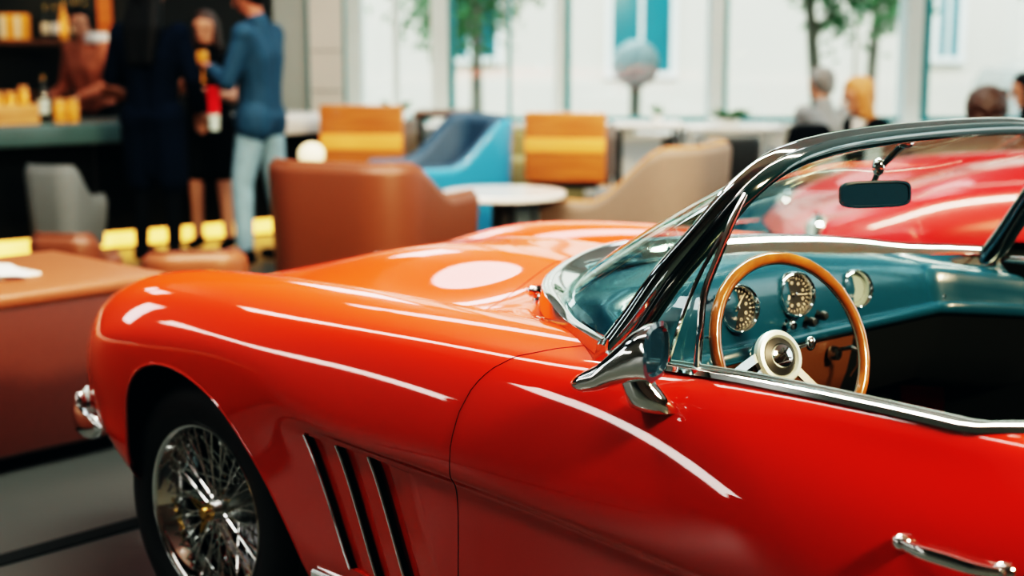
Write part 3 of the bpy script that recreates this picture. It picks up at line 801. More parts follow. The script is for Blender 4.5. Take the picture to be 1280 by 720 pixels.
# ------------------------------------------------------------------ more materials
M.update(
    orange_l=mat('tan_leather', (.22, .070, .030), .42, bump=.06, scale=60, noise=.12),
    brown_l=mat('chestnut_leather', (.14, .042, .019), .42, bump=.06, scale=60, noise=.12),
    tan_in=mat('tan_suede', (.52, .27, .12), .7, noise=.1),
    grey_f=mat('grey_fabric', (.15, .175, .185), .8, noise=.1, scale=30),
    taupe=mat('taupe_fabric', (.22, .17, .14), .7, noise=.1, scale=30),
    blue_f=mat('navy_fabric', (.030, .075, .13), .6, noise=.15, scale=30),
    blue_s=mat('blue_shell', (.03, .24, .42), .35, coat=.4),
    teal_f=mat('dark_teal_fabric', (.010, .050, .070), .6),
    olive=mat('olive_fabric', (.27, .24, .12), .8, noise=.2, scale=20),
    wood=woodmat('orange_wood', (.50, .14, .035), (.66, .22, .060), 3, .4, .3, (1, 1, 8)),
    woodd=woodmat('dark_wood', (.10, .035, .018), (.17, .07, .03), 3, .4, .3, (1, 1, 8)),
    woodl=woodmat('light_wood', (.48, .21, .07), (.72, .38, .15), 3, .5, .1, (1, 1, 8)),
    gold=mat('lit_gold_strip', (.90, .40, .12), .35, metal=.3, emit=.45, ecol=(1, .33, .07)),  # glowing colour, stands in for a warm reflection on the chair backs
    led=mat('warm_led', (1, .72, .25), .5, emit=2.6, ecol=(1, .50, .10)),
    marble=mat('white_marble', (.80, .82, .82), .15, noise=.12, scale=3, coat=.3),
    white=mat('white_paint', (.80, .82, .80), .5),
    stone=mat('teal_grey_stone', (.065, .12, .125), .25, noise=.15, scale=5),
    teal=mat('teal_aluminium', (.015, .22, .26), .4, metal=.2),
    colm=mat('pale_column', (.72, .80, .80), .6, noise=.05),
    wallg=mat('grey_plaster', (.36, .40, .38), .8, noise=.06),
    skylight=mat('frosted_skylight', (.9, .95, 1), .5, emit=4.5, ecol=(.94, .98, 1)),  # emissive panels added for white reflections on the car paint
    tube_l=mat('lit_tube', (1, .96, .9), .5, emit=5.5, ecol=(1, .96, .9)),
    walldk=mat('brown_plaster', (.10, .075, .06), .8, noise=.1),
    walld=mat('dark_plaster', (.008, .014, .016), .6),
    ceil=mat('ceiling_plaster', (.42, .42, .40), .8),
    skin=mat('skin', (.55, .27, .18), .5, noise=.05),
    skind=mat('warm_skin', (.42, .16, .10), .5, noise=.05),
    hair_b=mat('black_hair', (.003, .004, .005), .6, spec=.2, bump=.3, scale=90),
    hair_d=mat('brown_hair', (.045, .020, .013), .5, bump=.3, scale=90),
    hair_g=mat('grey_hair', (.20, .20, .20), .6, bump=.3, scale=90),
    hair_y=mat('blonde_hair', (.50, .22, .08), .5, bump=.3, scale=90),
    denim=mat('blue_denim', (.006, .048, .095), .8, noise=.25, scale=25),
    jeans=mat('light_jeans', (.22, .36, .44), .8, noise=.3, scale=15),
    navy=mat('navy_cloth', (.002, .007, .018), .9, noise=.2, spec=.08),
    rust=mat('rust_cloth', (.42, .14, .08), .8, noise=.2),
    blackc=mat('black_cloth', (.003, .005, .007), .9, spec=.08),
    white_c=mat('white_cloth', (.62, .65, .66), .8, noise=.2, scale=20),
    greyc=mat('grey_cloth', (.25, .27, .28), .8, noise=.2, scale=20),
    red=mat('red_plastic', (.65, .01, .02), .35),
    pale=mat('pale_plastic', (.55, .68, .66), .4),
    amber=mat('amber_glass', (.70, .30, .05), .15, coat=.5, emit=.12, ecol=(1, .4, .05)),
    bottle=mat('dark_bottle_glass', (.012, .018, .014), .08, coat=.6),
    label=mat('cream_paper', (.75, .68, .52), .7),
    leaf=mat('green_leaf', (.05, .15, .05), .6, noise=.4, scale=6),
    bark=mat('bark', (.16, .15, .12), .9, noise=.3),
    facade=mat('cream_render', (.68, .63, .56), .8, noise=.04, scale=1),
    facade2=mat('pinkish_render', (.50, .40, .36), .8, noise=.04, scale=1),
    wteal=mat('teal_window', (.03, .17, .21), .15, noise=.3, scale=1.5),
    pave=mat('pale_paving', (.42, .40, .36), .8, noise=.08, scale=2),
    vanp=mat('silver_paint', (.30, .33, .33), .25, coat=1),
    sign=mat('pale_print', (.62, .60, .56), .7, noise=.1, scale=2),
)
def floormat():
    m, nt, b = newmat('polished_grey_floor')
    tc = nt.nodes.new('ShaderNodeTexCoord'); n = nt.nodes.new('ShaderNodeTexNoise'); n.inputs['Scale'].default_value = 1.3; n.inputs['Detail'].default_value = 8
    r = nt.nodes.new('ShaderNodeValToRGB'); r.color_ramp.elements[0].color = (.022, .032, .036, 1); r.color_ramp.elements[1].color = (.048, .055, .055, 1)
    nt.links.new(tc.outputs['Object'], n.inputs['Vector']); nt.links.new(n.outputs['Fac'], r.inputs[0]); nt.links.new(r.outputs[0], b.inputs['Base Color'])
    b.inputs['Roughness'].default_value = .28
    return m
M['floor'] = floormat()

# ------------------------------------------------------------------ room shell
struct(MB().box((.5, 4, -.05), (16, 19, .1)).build('floor', M['floor'], smooth=False))
struct(MB().box((.5, 4, 4.75), (16, 19, .1)).build('ceiling', M['ceil'], smooth=False))
struct(MB().box((-6.6, 4, 2.35), (.2, 18.6, 4.7)).build('wall_left', M['walld'], smooth=False))
p0 = car2room(-.84, -2.6); p1 = car2room(-.84, 3.2)
mb = MB(); mb.box((0, 0, .0025), (.075, 7.0, .005)); o = mb.build('trim_1', M['blackm'], smooth=False); o.location = (*car2room(-.84, -.2), 0); o.rotation_euler = (0, 0, car_rz); struct(o)
sk = [(-2.7, 7.95), (.2, 7.95), (.2, 9.9), (-1.2, 9.15), (-2.7, 8.35)]  # added glowing ceiling panel, outline cut to shape the bonnet reflection
fo = MB(); fo.sweep([(x, y, 4.68) for x, y in sk], [(-.04,-.03),(.04,-.03),(.04,.03),(-.04,.03)], 1, closed=True, up=(0,0,1)); fo = struct(fo.build('window_44', M['teal'], smooth=False))
MB().prism(sk, 4.684, 4.696).build('skylight_pane', M['skylight'], fo, smooth=False)
for i_, (x, y, sx, sy) in enumerate(((1.9, 9.35, 1.2, 1.7),)):  # another added glowing ceiling panel with a frame
    fr = MB()
    for s in (-1, 1): fr.box((x+s*(sx/2+.03), y, 4.68), (.06, sy+.12, .08)); fr.box((x, y+s*(sy/2+.03), 4.68), (sx, .06, .08))
    fo = struct(fr.build('window_%d' % (40+i_), M['teal'], smooth=False)); MB().box((x, y, 4.69), (sx, sy, .012)).build('skylight_pane', M['skylight'], fo, smooth=False)
fo = struct(MB().box((0,0,0), (1.0, .05, 1.3)).build('window_48', M['teal'], smooth=False, loc=(-1.87, 11.84, 3.85))); MB().box((0,-.03,0), (.92, .012, 1.2)).build('frosted_pane', M['skylight'], fo, smooth=False)  # glowing panel added for the highlight along the bonnet edge
fo = struct(MB().box((0,0,0), (.05, .8, 1.2)).build('window_49', M['teal'], smooth=False, loc=(-6.49, 6.55, 2.6))); MB().box((.03,0,0), (.012, .72, 1.1)).build('frosted_pane', M['skylight'], fo, smooth=False)  # glowing panel added for the highlights on the nose
for i_, y in enumerate((8.6, 9.9)):  # high glowing panels added for highlights on the front fender
    fr = MB()
    for s in (-1, 1): fr.box((-6.48, y+s*.53, 4.1), (.06, .06, .66)); fr.box((-6.48, y, 4.1+s*.30), (.06, 1.0, .06))
    fo = struct(fr.build('window_%d' % (46+i_), M['teal'], smooth=False)); MB().box((-6.485, y, 4.1), (.012, 1.0, .55)).build('clerestory_pane', M['skylight'], fo, smooth=False)
# dark bar-back wall and pale end wall
struct(MB().box((-4.28, 11.95, 2.35), (4.7, .2, 4.7)).build('wall_bar', M['walld'], smooth=False))
struct(MB().box((-1.66, 11.95, 2.35), (.60, .2, 4.7)).build('wall_back', M['wallg'], smooth=False))
# window wall at the back
WY = 13.0
struct(MB().box((3.5, WY, .30), (10.2, .25, .60)).build('wall_sill', M['white'], smooth=False))
struct(MB().box((3.5, WY-.08, .615), (10.2, .45, .03)).build('trim_2', M['white'], smooth=False))
struct(MB().box((3.5, WY, 4.55), (10.2, .25, .3)).build('wall_top', M['wallg'], smooth=False))
def xat(px, f): return (px-640)/1806*f/1.01
# (left px, right px) of each pale column with its teal mullion, turned into metres once here: x positions in metres
cols = [(-1.60, -1.32), (-.71, -.56), (.38, .46), (1.74, 1.86), (3.46, 3.60), (5.3, 5.45), (7.1, 7.25)]
for i, (a, b) in enumerate(cols):
    struct(MB().box(((a+b)/2, WY-.02, 2.5), (b-a, .30, 3.8)).build('trim_%d' % (i+3), M['colm'], smooth=False))
teal_x = [-.54, -.02, .485, 1.87, 3.63, 5.47]
for i, x in enumerate(teal_x):
    w_ = .10 if x > 3 else (.035 if x == -.02 else .07)
    struct(MB().box((x, WY-.03, 2.5), (w_, .22, 3.8)).build('trim_%d' % (i+12), M['teal'], smooth=False))
struct(MB().box((-1.03, WY, 2.5), (.05, .12, 3.8)).build('trim_20', M['colm'], smooth=False))
edges_x = [-1.32, -.71, -.56, .38, .52, 1.74, 1.9, 3.46, 3.68, 5.3, 5.5, 7.1]
for i in range(0, len(edges_x), 2):
    a, b = edges_x[i], edges_x[i+1]
    f_ = MB(); f_.box(((a+b)/2, WY+.04, .65), (b-a, .06, .05)); f_.box(((a+b)/2, WY+.04, 4.38), (b-a, .06, .05))
    wnd = f_.build('window_%d' % (i//2+1), M['teal'], smooth=False); struct(wnd)
    MB().box(((a+b)/2, WY+.05, 2.5), (b-a, .008, 3.75)).build('window_pane', M['wglass'], wnd, smooth=False)
# glazed wall on the right and behind the photographer
def glazed(name, n0, p, q, n, z0=.35):
    p = Vector(p); q = Vector(q); d = (q-p)/n; ang = math.atan2(d.y, d.x)
    for z, h in ((z0/2, z0), (4.45, .5)):
        o = MB().box((0,0,0), ((q-p).length, .2, h)).build('wall_%s' % name, M['wallg'], smooth=False); o.location = ((p+q)/2).to_tuple()[:2]+(z,); o.rotation_euler = (0,0,ang); struct(o)
    for i in range(n+1):
        o = MB().box((0,0,0), (.14, .22, 4.2-z0)).build('trim_%d' % (n0+i), M['teal'], smooth=False); c = p+d*i; o.location = (c.x, c.y, (4.2+z0)/2); o.rotation_euler = (0,0,ang); struct(o)
    o = MB().box((0,0,0), ((q-p).length, .01, 4.2-z0)).build('window_%d' % n0, M['wglass'], smooth=False); o.location = ((p+q)/2).to_tuple()[:2]+((4.2+z0)/2,); o.rotation_euler = (0,0,ang); struct(o)
glazed('right', 30, (8.2, 2.0), (8.2, 13), 5)
struct(MB().box((8.25, -1.6, 2.35), (.2, 7.2, 4.7)).build('wall_right', M['walldk'], smooth=False))
struct(MB().box((.8, -5.3, 2.35), (15, .2, 4.7)).build('wall_front', M['walldk'], smooth=False))

# framed menu board on the pale wall, with printed blocks
mb = MB(); mb.box((0, 0, 0), (.31, .03, 1.6)); mb.box((0, -.017, 0), (.27, .006, 1.56), 1)
mb.box((.0, -.022, .32), (.24, .004, .012), 2); mb.box((.0, -.022, -.28), (.24, .004, .01), 2); mb.box((.0, -.022, -.60), (.24, .004, .01), 2)
mb.box((.03, -.022, .45), (.12, .004, .07), 3)
o = mb.build('menu_board', [M['teal'], M['sign'], M['grey_f'], M['rust']], smooth=False, loc=(-1.50, 11.83, 1.55)); tag(o, 'tall framed menu board with pale panels on the grey wall', 'menu board')

# ------------------------------------------------------------------ tub chairs
def tub_chair(name, label, loc, rz, w=.86, d=.80, hb=.84, ha=.62, z0=.10, outer='brown_l', inner='orange_l', rim=None, group=None, cushion=True, th=.10, cat='armchair'):
    t = thing(name, label, cat, (*loc, 0), rz, group)
    a, b = w/2, d/2; rc = min(a, b)*.62
    path = [(a, b)]
    for k in range(8): path.append((a, b-(b+b-rc)*(k+1)/8*1.0))
    cx, cy = a-rc, -b+rc
    for k in range(1, 13):
        t_ = math.pi/2*k/12; path.append((cx+rc*math.cos(t_), cy-rc*math.sin(t_)))
    for k in range(1, 5): path.append((cx-cx*k/4, -b))
    full = path+[(-p[0], p[1]) for p in reversed(path[:-1])]
    def hgt(y, x):
        u = max(0, min(1, (b*.35-y)/(b*.35+b*.72))); u = u*u*(3-2*u); return ha+(hb-ha)*u
    n = len(full); rows = []
    for i, (x, y) in enumerate(full):
        p = Vector((full[max(i-1,0)][0], full[max(i-1,0)][1])); q = Vector((full[min(i+1,n-1)][0], full[min(i+1,n-1)][1]))
        tg = (q-p); tg = tg.normalized() if tg.length > 1e-6 else Vector((0,-1)); nin = Vector((tg.y, -tg.x))
        if nin.dot(Vector((-x, -y))) < 0: nin = -nin
        h = hgt(y, x); row = []
        flare = .03
        for (o_, z) in ((.03, z0), (.012, z0+.10), (0, h*.6), (-flare*.4, h-.05), (-flare*.2, h-.02), (th*.25, h), (th*.6, h), (th*.95, h-.02), (th*1.1, h-.06), (th*1.25, .30)):
            row.append((x+nin.x*o_, y+nin.y*o_, z))
        rows.append(row)
    mb = MB(); mb.grid([r[:6] for r in rows]); mb.add(rows[0]+rows[-1], [tuple(range(10)), tuple(range(19, 9, -1))]); mb.build('outer_shell', M[outer], t, angle=50)
    MB().grid([r[5:] for r in rows]).build('inner_lining', M[inner], t, angle=50)
    MB().tube([(r[5][0], r[5][1], r[5][2]) for r in rows], .010, 6).build('piping', M[rim or inner], t)
    MB().box((0, 0, z0+.08), (w-.10, d-.06, .16), b=.02).build('seat_base', M[outer], t)
    if cushion: MB().box((0, .03, .37), (w-2*th-.04, d-th-.06, .16), b=.05).build('seat_cushion', M[inner], t)
    for sx in (-1, 1):
        for sy in (-1, 1):
            MB().tube([(sx*(a-.12), sy*(b-.12), z0+.02), (sx*(a-.09), sy*(b-.09), 0)], [.022, .014], 8).build('leg', M['black'], t)
    return t
tub_chair('armchair', 'large chestnut leather tub armchair seen from behind, in front of the standing group', (-.70, 6.95), R(-24), w=.80, d=.78, hb=.82, ha=.64, outer='brown_l', inner='tan_in', rim='orange_l')
tub_chair('armchair', 'grey and tan tub armchair beside the white round table, behind the bonnet', (.72, 7.95), R(62), w=.80, d=.86, hb=.82, ha=.52, outer='taupe', inner='grey_f', rim='tan_in')
tub_chair('armchair', 'navy tub armchair with a bright blue outer shell beside the window bench', (-.42, 9.0), R(118), w=.72, d=.74, hb=.90, ha=.62, outer='blue_s', inner='blue_f')
tub_chair('armchair', 'low chestnut leather armchair between the low leather bench and the standing group', (-1.34, 6.05), R(10), w=.42, d=.42, hb=.52, ha=.42, outer='orange_l', inner='brown_l')
tub_chair('armchair', 'small dark brown rounded chair right behind the low leather bench', (-1.98, 6.45), R(-10), w=.30, d=.32, hb=.53, ha=.42, outer='brown_l', inner='brown_l', th=.07)
tub_chair('armchair', 'dark teal tub armchair seen through the windscreen beyond the near car', (1.40, 7.45), R(165), w=.62, d=.62, hb=.60, ha=.50, outer='teal_f', inner='teal_f')
tub_chair('armchair', 'dark charcoal round-backed chair just above the windscreen corner', (1.42, 9.6), R(20), w=.36, d=.42, hb=.74, ha=.50, outer='black', inner='grey_f', th=.06)
tub_chair('armchair', 'chestnut brown armchair standing just behind the deep red car', (2.42, 7.75), R(175), w=.80, d=.6, hb=.85, ha=.58, outer='brown_l', inner='brown_l')
tub_chair('armchair', 'pale armchair of the blonde person by the window', (2.30, 9.45), R(100), w=.70, d=.70, hb=.72, ha=.58, outer='white', inner='tan_in')
tub_chair('bar_chair', 'grey upholstered chair standing under the bar counter', (-2.76, 8.85), R(-20), w=.36, d=.36, hb=.62, ha=.42, outer='grey_f', inner='grey_f', th=.05, cat='chair')
tub_chair('bar_chair', 'small dark green-grey chair at the left end of the bar', (-3.30, 8.45), R(30), w=.34, d=.36, hb=.64, ha=.42, outer='teal_f', inner='teal_f', th=.05, cat='chair')

def wood_chair(label, loc, rz, w=.58, h0=.40, h1=.93):
    t = thing('lounge_chair', label, 'lounge chair', (*loc, 0), rz, None)
    hh = h1-h0
    MB().box((0, -.24, (h0+h1)/2), (w, .045, hh), b=.018).build('wooden_back', M['wood'], t)
    MB().box((0, -.266, h0+hh*.53), (w*.985, .012, hh*.20), b=.004).build('gold_band', M['gold'], t)  # glowing band in place of a warm reflection on the wood
    for s in (-1, 1):
        MB().box((s*(w/2-.02), .02, h0+hh*.40), (.04, .50, hh*.78), b=.015).build('side_panel', M['woodd'], t)
    MB().box((0, .02, h0+.02), (w-.08, .48, .14), b=.04).build('seat_cushion', M['seatblk'], t)
    MB().box((0, -.18, h0+hh*.55), (w-.09, .09, hh*.75), b=.04).build('back_cushion', M['seatblk'], t)
    for sx in (-1, 1):
        for sy in (-1, 1): MB().tube([(sx*(w/2-.05), .02+sy*.2, h0), (sx*(w/2-.05), .02+sy*.22, 0)], [.02, .013], 8).build('leg', M['black'], t)
    return t
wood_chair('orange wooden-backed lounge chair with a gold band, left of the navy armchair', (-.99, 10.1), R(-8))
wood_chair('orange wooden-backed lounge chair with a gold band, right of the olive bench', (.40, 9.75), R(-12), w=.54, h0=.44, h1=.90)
# wooden tables beside them
def side_table(name, label, loc, rz, w, d, h, top, legm, kind='table'):
    t = thing(name, label, kind, (*loc, 0), rz)
    MB().box((0, 0, h-.02), (w, d, .04), b=.008).build('table_top', M[top], t)
    for sx in (-1, 1):
        for sy in (-1, 1): MB().tube([(sx*(w/2-.04), sy*(d/2-.04), h-.04), (sx*(w/2-.04), sy*(d/2-.04), 0)], .016, 8).build('leg', M[legm], t)
    return t
side_table('side_table', 'dark wooden side table behind the left orange lounge chair', (-.52, 10.95), 0, .42, .5, .84, 'woodd', 'black')
side_table('side_table', 'pale-topped square table against the right orange lounge chair', (.98, 10.5), 0, .5, .5, .78, 'marble', 'black')
side_table('window_table', 'white table by the window left of the blonde person', (1.72, 11.4), 0, .75, .5, .70, 'marble', 'white')
side_table('window_table', 'white table in front of the window between two columns', (-.82, 12.2), 0, .55, .5, .66, 'marble', 'white')
# olive window bench
t = thing('window_bench', 'olive upholstered window bench under the sill left of the wooden lounge chair', 'bench', (.12, 12.05, 0))
MB().box((0, 0, .22), (.95, .6, .36), b=.03).build('seat', M['olive'], t)
MB().box((0, .24, .44), (.95, .14, .34), b=.05).build('backrest', M['olive'], t)
MB().box((0, 0, .02), (.85, .5, .04)).build('plinth', M['black'], t)

# round white coffee table
def round_table(name, label, loc, r, h, topm, legm, cr=.05):
    t = thing(name, label, 'table', (*loc, 0))
    MB().lathe([(0, h), (r-.006, h), (r, h-.006), (r, h-.028), (r-.012, h-.034), (0, h-.034)], n=64).build('table_top', M[topm], t)
    MB().lathe([(0, h-.034), (cr*1.5, h-.034), (cr, h-.07), (cr, .05), (cr*1.5, .03), (0, .03)], n=32).build('pedestal', M[legm], t)
    MB().lathe([(0, .03), (r*.6, .022), (r*.62, .01), (r*.62, 0), (0, 0)], n=48).build('base', M[legm], t)
    return t
round_table('round_table', 'low white round table between the tub armchairs', (-.045, 7.72), .335, .575, 'marble', 'black', .065)
round_table('round_table', 'small white round table near the right-hand window column', (1.28, 11.9), .28, .62, 'marble', 'greyc')
# globe lamp
t = thing('globe_lamp', 'small round white glowing lamp by the bar end, left of the wooden lounge chair', 'lamp', (-1.31, 9.45, .0))
MB().lathe([(0,.02),(.10,.016),(.11,0),(0,0)], n=24).build('base', M['brass'], t)
MB().tube([(0,0,.02),(0,0,.56)], .010, 8).build('stem', M['brass'], t)
MB().ell((0, 0, .63), (.085, .085, .078)).build('globe', mat('glowing_globe', (1, .85, .6), .4, emit=1.3, ecol=(1, .82, .5)), t)
# low leather bench at lower left with marble inset
lb = thing('low_bench', 'long low orange-brown leather bench at the left edge, before the car nose', 'bench', (*car2room(-1.93, -.95), 0), car_rz)
MB().box((0, 0, .30), (.76, 2.3, .50), b=.02).build('leather_body', mat('rust_leather', (.085, .023, .016), .40, bump=.05, scale=40, noise=.15), lb)
MB().box((0, 0, .565), (.78, 2.32, .05), b=.018).build('leather_top', M['orange_l'], lb)
MB().box((-.06, .05, .594), (.36, 1.55, .012), b=.004).build('marble_inset', M['marble'], lb)
MB().box((0, 0, .025), (.62, 2.1, .05)).build('plinth', M['blackm'], lb)
for yy in (.42, -.35): MB().tube([(.3815, yy, .54), (.3815, yy, .06)], .003, 6).build('stitched_seam', M['gap'], lb)
# slim open leaflet on the inset
mb = MB(); mb.grid([[(-.20, -.15, 0), (-.05, -.15, .012), (0, -.15, .002), (.05, -.15, .012), (.20, -.15, 0)], [(-.20, .15, 0), (-.05, .15, .012), (0, .15, .002), (.05, .15, .012), (.20, .15, 0)]])
o = mb.build('open_brochure', M['white_c'], loc=(*car2room(-1.95, -.35), .603)); o.rotation_euler = (0, 0, car_rz+1.3); tag(o, 'open white brochure lying on the marble inset of the low bench', 'brochure')

# ------------------------------------------------------------------ bar
A_, B_ = Vector((-4.3, 8.3)), Vector((-1.40, 10.53)); dv_ = B_-A_; bang = math.atan2(dv_.y, dv_.x); L = dv_.length
bar = thing('bar_counter', 'long dark bar counter with a thick stone top and glowing foot strip', 'bar', ((A_.x+B_.x)/2, (A_.y+B_.y)/2, 0), bang)
MB().box((0, .22, .36), (L, .45, .70)).build('front_panel', M['blackm'], bar, smooth=False)
MB().box((-.35, .14, .775), (L-.6, .72, .13), b=.012).build('counter_top', M['stone'], bar)
MB().box((L/2-.32, .14, .775), (.74, .72, .13), b=.012).build('counter_top', M['marble'], bar)  # white end segment: a reflection on the stone top put into the material
for k in range(3): MB().box((-L/2+.8+k*1.16, -.012, .40), (.012, .012, .60)).build('panel_joint', M['black'], bar)
MB().box((0, -.05, .06), (L-.1, .05, .095), b=.01).build('light_strip', M['led'], bar)
MB().box((0, .0, .05), (L, .10, .10)).build('toe_kick', M['blackm'], bar, smooth=False)
def on_bar(u, v):            # u metres along the counter from its centre, v metres back from the front edge
    c, s = math.cos(bang), math.sin(bang); y = -.22+v
    return ((A_.x+B_.x)/2+c*u-s*y, (A_.y+B_.y)/2+s*u+c*y)
def bottle(loc, z, h, r, body_m, label_m, lab, group=None, neck=.35, name='bottle'):
    t = thing(name, lab, 'bottle', (*loc, z), 0, group)
    MB().lathe([(0,0),(r*.95,0),(r,.008),(r,h*(1-neck)*.92),(r*.85,h*(1-neck)*1.02),(r*.36,h*(1-neck)+h*.10),(r*.33,h*.93),(r*.40,h*.93),(r*.40,h),(0,h)], n=20).build('glass_body', M[body_m], t)
    MB().lathe([(r*1.015,h*.18),(r*1.015,h*.50)], n=20).build('label', M[label_m], t)
    MB().lathe([(0,h*1.01),(r*.42,h*1.01),(r*.44,h*.93),(r*.42,h*.91)], n=16).build('cap', M['brass'], t)
    return t
def jar(loc, z, h, r, lab, group=None, m='amber'):
    t = thing('jar', lab, 'jar', (*loc, z), 0, group)
    MB().lathe([(0,0),(r*.93,0),(r,.01),(r,h*.78),(r*.8,h*.88),(r*.8,h*.9),(0,h*.9)], n=20).build('glass_body', M[m], t)
    MB().lathe([(0,h),(r*.86,h),(r*.88,h*.88),(r*.8,h*.88)], n=20).build('lid', M['woodl'], t)
    return t
# wooden crate with jars, on the counter at the left
zc = .84
cr = thing('wooden_crate', 'long open light-wood crate holding amber jars on the bar counter', 'crate', (*on_bar(-.52, .34), zc), bang)
cr.location.z = zc
MB().box((0, 0, .008), (.62, .22, .016)).build('bottom', M['woodl'], cr, smooth=False)
for s in (-1, 1):
    MB().box((0, s*.105, .065), (.62, .012, .11), b=.003).build('side_board', M['woodl'], cr)
    MB().box((s*.304, 0, .065), (.012, .20, .11), b=.003).build('end_board', M['woodl'], cr)
for k in range(7):
    jar(on_bar(-.52-.252+.084*k, .34), zc+.016, .19 if k % 3 else .22, .036, 'amber jar with a wooden lid standing in the wooden crate on the bar', 'amber jars in the crate')
mb = MB(); mb.box((0,0,.05),(.16,.12,.10), b=.004); mb.box((0,-.061,.05),(.10,.003,.05),1)
o = mb.build('wooden_box', [M['woodl'], M['label']], loc=(*on_bar(-.40, .60), zc)); tag(o, 'small light-wood box on the counter behind the crate', 'box')
mb = MB(); mb.box((0,0,.14),(.17,.12,.28), b=.006); mb.box((0,-.061,.15),(.11,.003,.10),1)
o = mb.build('wooden_box', [M['woodl'], M['label']], loc=(*on_bar(-.62, .60), zc)); tag(o, 'tall light-wood box rising behind the amber jars', 'box')
bottle(on_bar(-.14, .34), zc, .30, .036, 'bottle', 'pale', 'dark bottle with a pale blue label right of the wooden crate on the bar')
for k, u in enumerate((-.05, .035)):
    jar(on_bar(u, .30), zc, .15, .04, ('amber jar on the bar next to the dark bottle', 'amber jar nearest the bartender on the bar')[k])
# back-bar shelves
sh = thing('wall_shelf', 'dark upper wall shelf holding bottles behind the bar', 'shelf', (-3.75, 11.62, 1.36))
MB().box((0, 0, -.02), (1.7, .34, .04), b=.004).build('board', M['woodd'], sh)
for s in (-1, 1): MB().box((s*.7, .08, -.09), (.03, .16, .12)).build('bracket', M['black'], sh, smooth=False)
sh2 = thing('wall_shelf', 'dark lower wall shelf behind the bar counter', 'shelf', (-3.75, 11.62, .95))
MB().box((0, 0, -.02), (1.7, .34, .04), b=.004).build('board', M['woodd'], sh2)
for s in (-1, 1): MB().box((s*.7, .08, -.09), (.03, .16, .12)).build('bracket', M['black'], sh2, smooth=False)
for k, (x, bm_, lm, h) in enumerate(((-3.68,'bottle','label',.20),(-3.60,'bottle','white_c',.20),(-3.535,'amber','gold',.24),(-3.45,'bottle','label',.24),(-3.37,'amber','label',.22))):
    bottle((x, 11.58), 1.36, h+.06, .031, bm_, lm, ['dark short bottle leftmost of the bottles on the upper shelf','dark bottle with a white label second from the left on the upper shelf','amber bottle in the middle of the bottles on the upper shelf','tall dark bottle with a cream label on the upper shelf','amber bottle rightmost on the upper shelf'][k], 'bottles on the upper shelf')
mb = MB(); mb.box((0,0,.10),(.105,.10,.20), b=.004); mb.box((-.02,-.052,.10),(.045,.003,.17),1)
o = mb.build('gift_box', [M['amber'], M['label']], loc=(-4.00+.02, 11.58, 1.36)); tag(o, 'amber box standing alone at the left of the upper shelf', 'box')
o = mb.build('gift_box', [M['amber'], M['label']], loc=(-3.87, 11.60, 1.36)); tag(o, 'amber box right beside the leftmost one on the upper shelf', 'box')
bottle((-3.28, 11.58), .95, .22, .035, 'bottle', 'label', 'short bottle standing on the lower wall shelf')
struct(MB().box((-3.27, 11.82, 2.3), (.11, .06, 4.6)).build('trim_25', M['wood'], smooth=False))

# ------------------------------------------------------------------ people
def tcap(p, q, r1, r2, seg=12):
    p, q = Vector(p), Vector(q); bm = bmesh.new()
    for c, r in ((p, r1), (q, r2)):
        m_ = bmesh.ops.create_icosphere(bm, subdivisions=2, radius=r); bmesh.ops.translate(bm, verts=m_['verts'], vec=c)
    bmesh.ops.convex_hull(bm, input=bm.verts[:])
    bmesh.ops.delete(bm, geom=[v for v in bm.verts if not v.link_faces], context='VERTS')
    vs = [tuple(v.co) for v in bm.verts]; ix = {v: i for i, v in enumerate(bm.verts)}
    fs = [[ix[v] for v in f.verts] for f in bm.faces]; bm.free(); return vs, fs
def blob(name, parts, voxel, m, parent, smooth=3):
    """union of tapered limbs and ovals fused into one continuous skin"""
    mb = MB()
    for p in parts:
        if p[0] == 'c': mb.add(*tcap(*p[1:]))
        else: mb.ell(p[1], p[2], 0, 10, rot=(Matrix.Rotation(p[3], 3, p[4]) if len(p) > 3 else None))
    o = mb.build(name, m, parent, smooth=False)
    r = o.modifiers.new('r', 'REMESH'); r.mode = 'VOXEL'; r.voxel_size = voxel; r.use_smooth_shade = True
    s_ = o.modifiers.new('s', 'SMOOTH'); s_.factor = .5; s_.iterations = smooth
    dg = bpy.context.evaluated_depsgraph_get(); ev = o.evaluated_get(dg)
    me = bpy.data.meshes.new_from_object(ev); o.modifiers.clear(); old = o.data; o.data = me; me.name = name
    if not me.materials: me.materials.append(m)
    me.shade_smooth(); return o
def hand(wr, d, curl, up, s=1.):
    """palm and five separate curled fingers; d = direction of the hand, up = back of the hand"""
    wr, d, up = Vector(wr), Vector(d).normalized(), Vector(up).normalized(); up = (up-d*up.dot(d)).normalized(); w = d.cross(up)
    P = []
    pc = wr+d*.05*s
    for k in (-1.5, -.5, .5, 1.5): P.append(('c', wr+d*.015*s+w*k*.010*s, wr+d*.085*s+w*k*.019*s, .014*s, .011*s))
    for k, ln in ((-1.5, .060), (-.5, .078), (.5, .084), (1.5, .074)):
        b0 = wr+d*.088*s+w*k*.020*s; dd = d.copy(); a = b0
        for j in range(3):
            dd = (dd-up*math.tan(curl*.5)).normalized(); e = a+dd*ln*s*(.45, .32, .25)[j]; P.append(('c', a, e, .0085*s, .0075*s)); a = e
    a = wr+d*.03*s+w*.028*s; e = a+(d*.6+w*.8-up*.2).normalized()*.040*s; P.append(('c', a, e, .012*s, .010*s)); P.append(('c', e, e+(d*.9+w*.2-up*.4).normalized()*.035*s, .0095*s, .008*s))
    return P
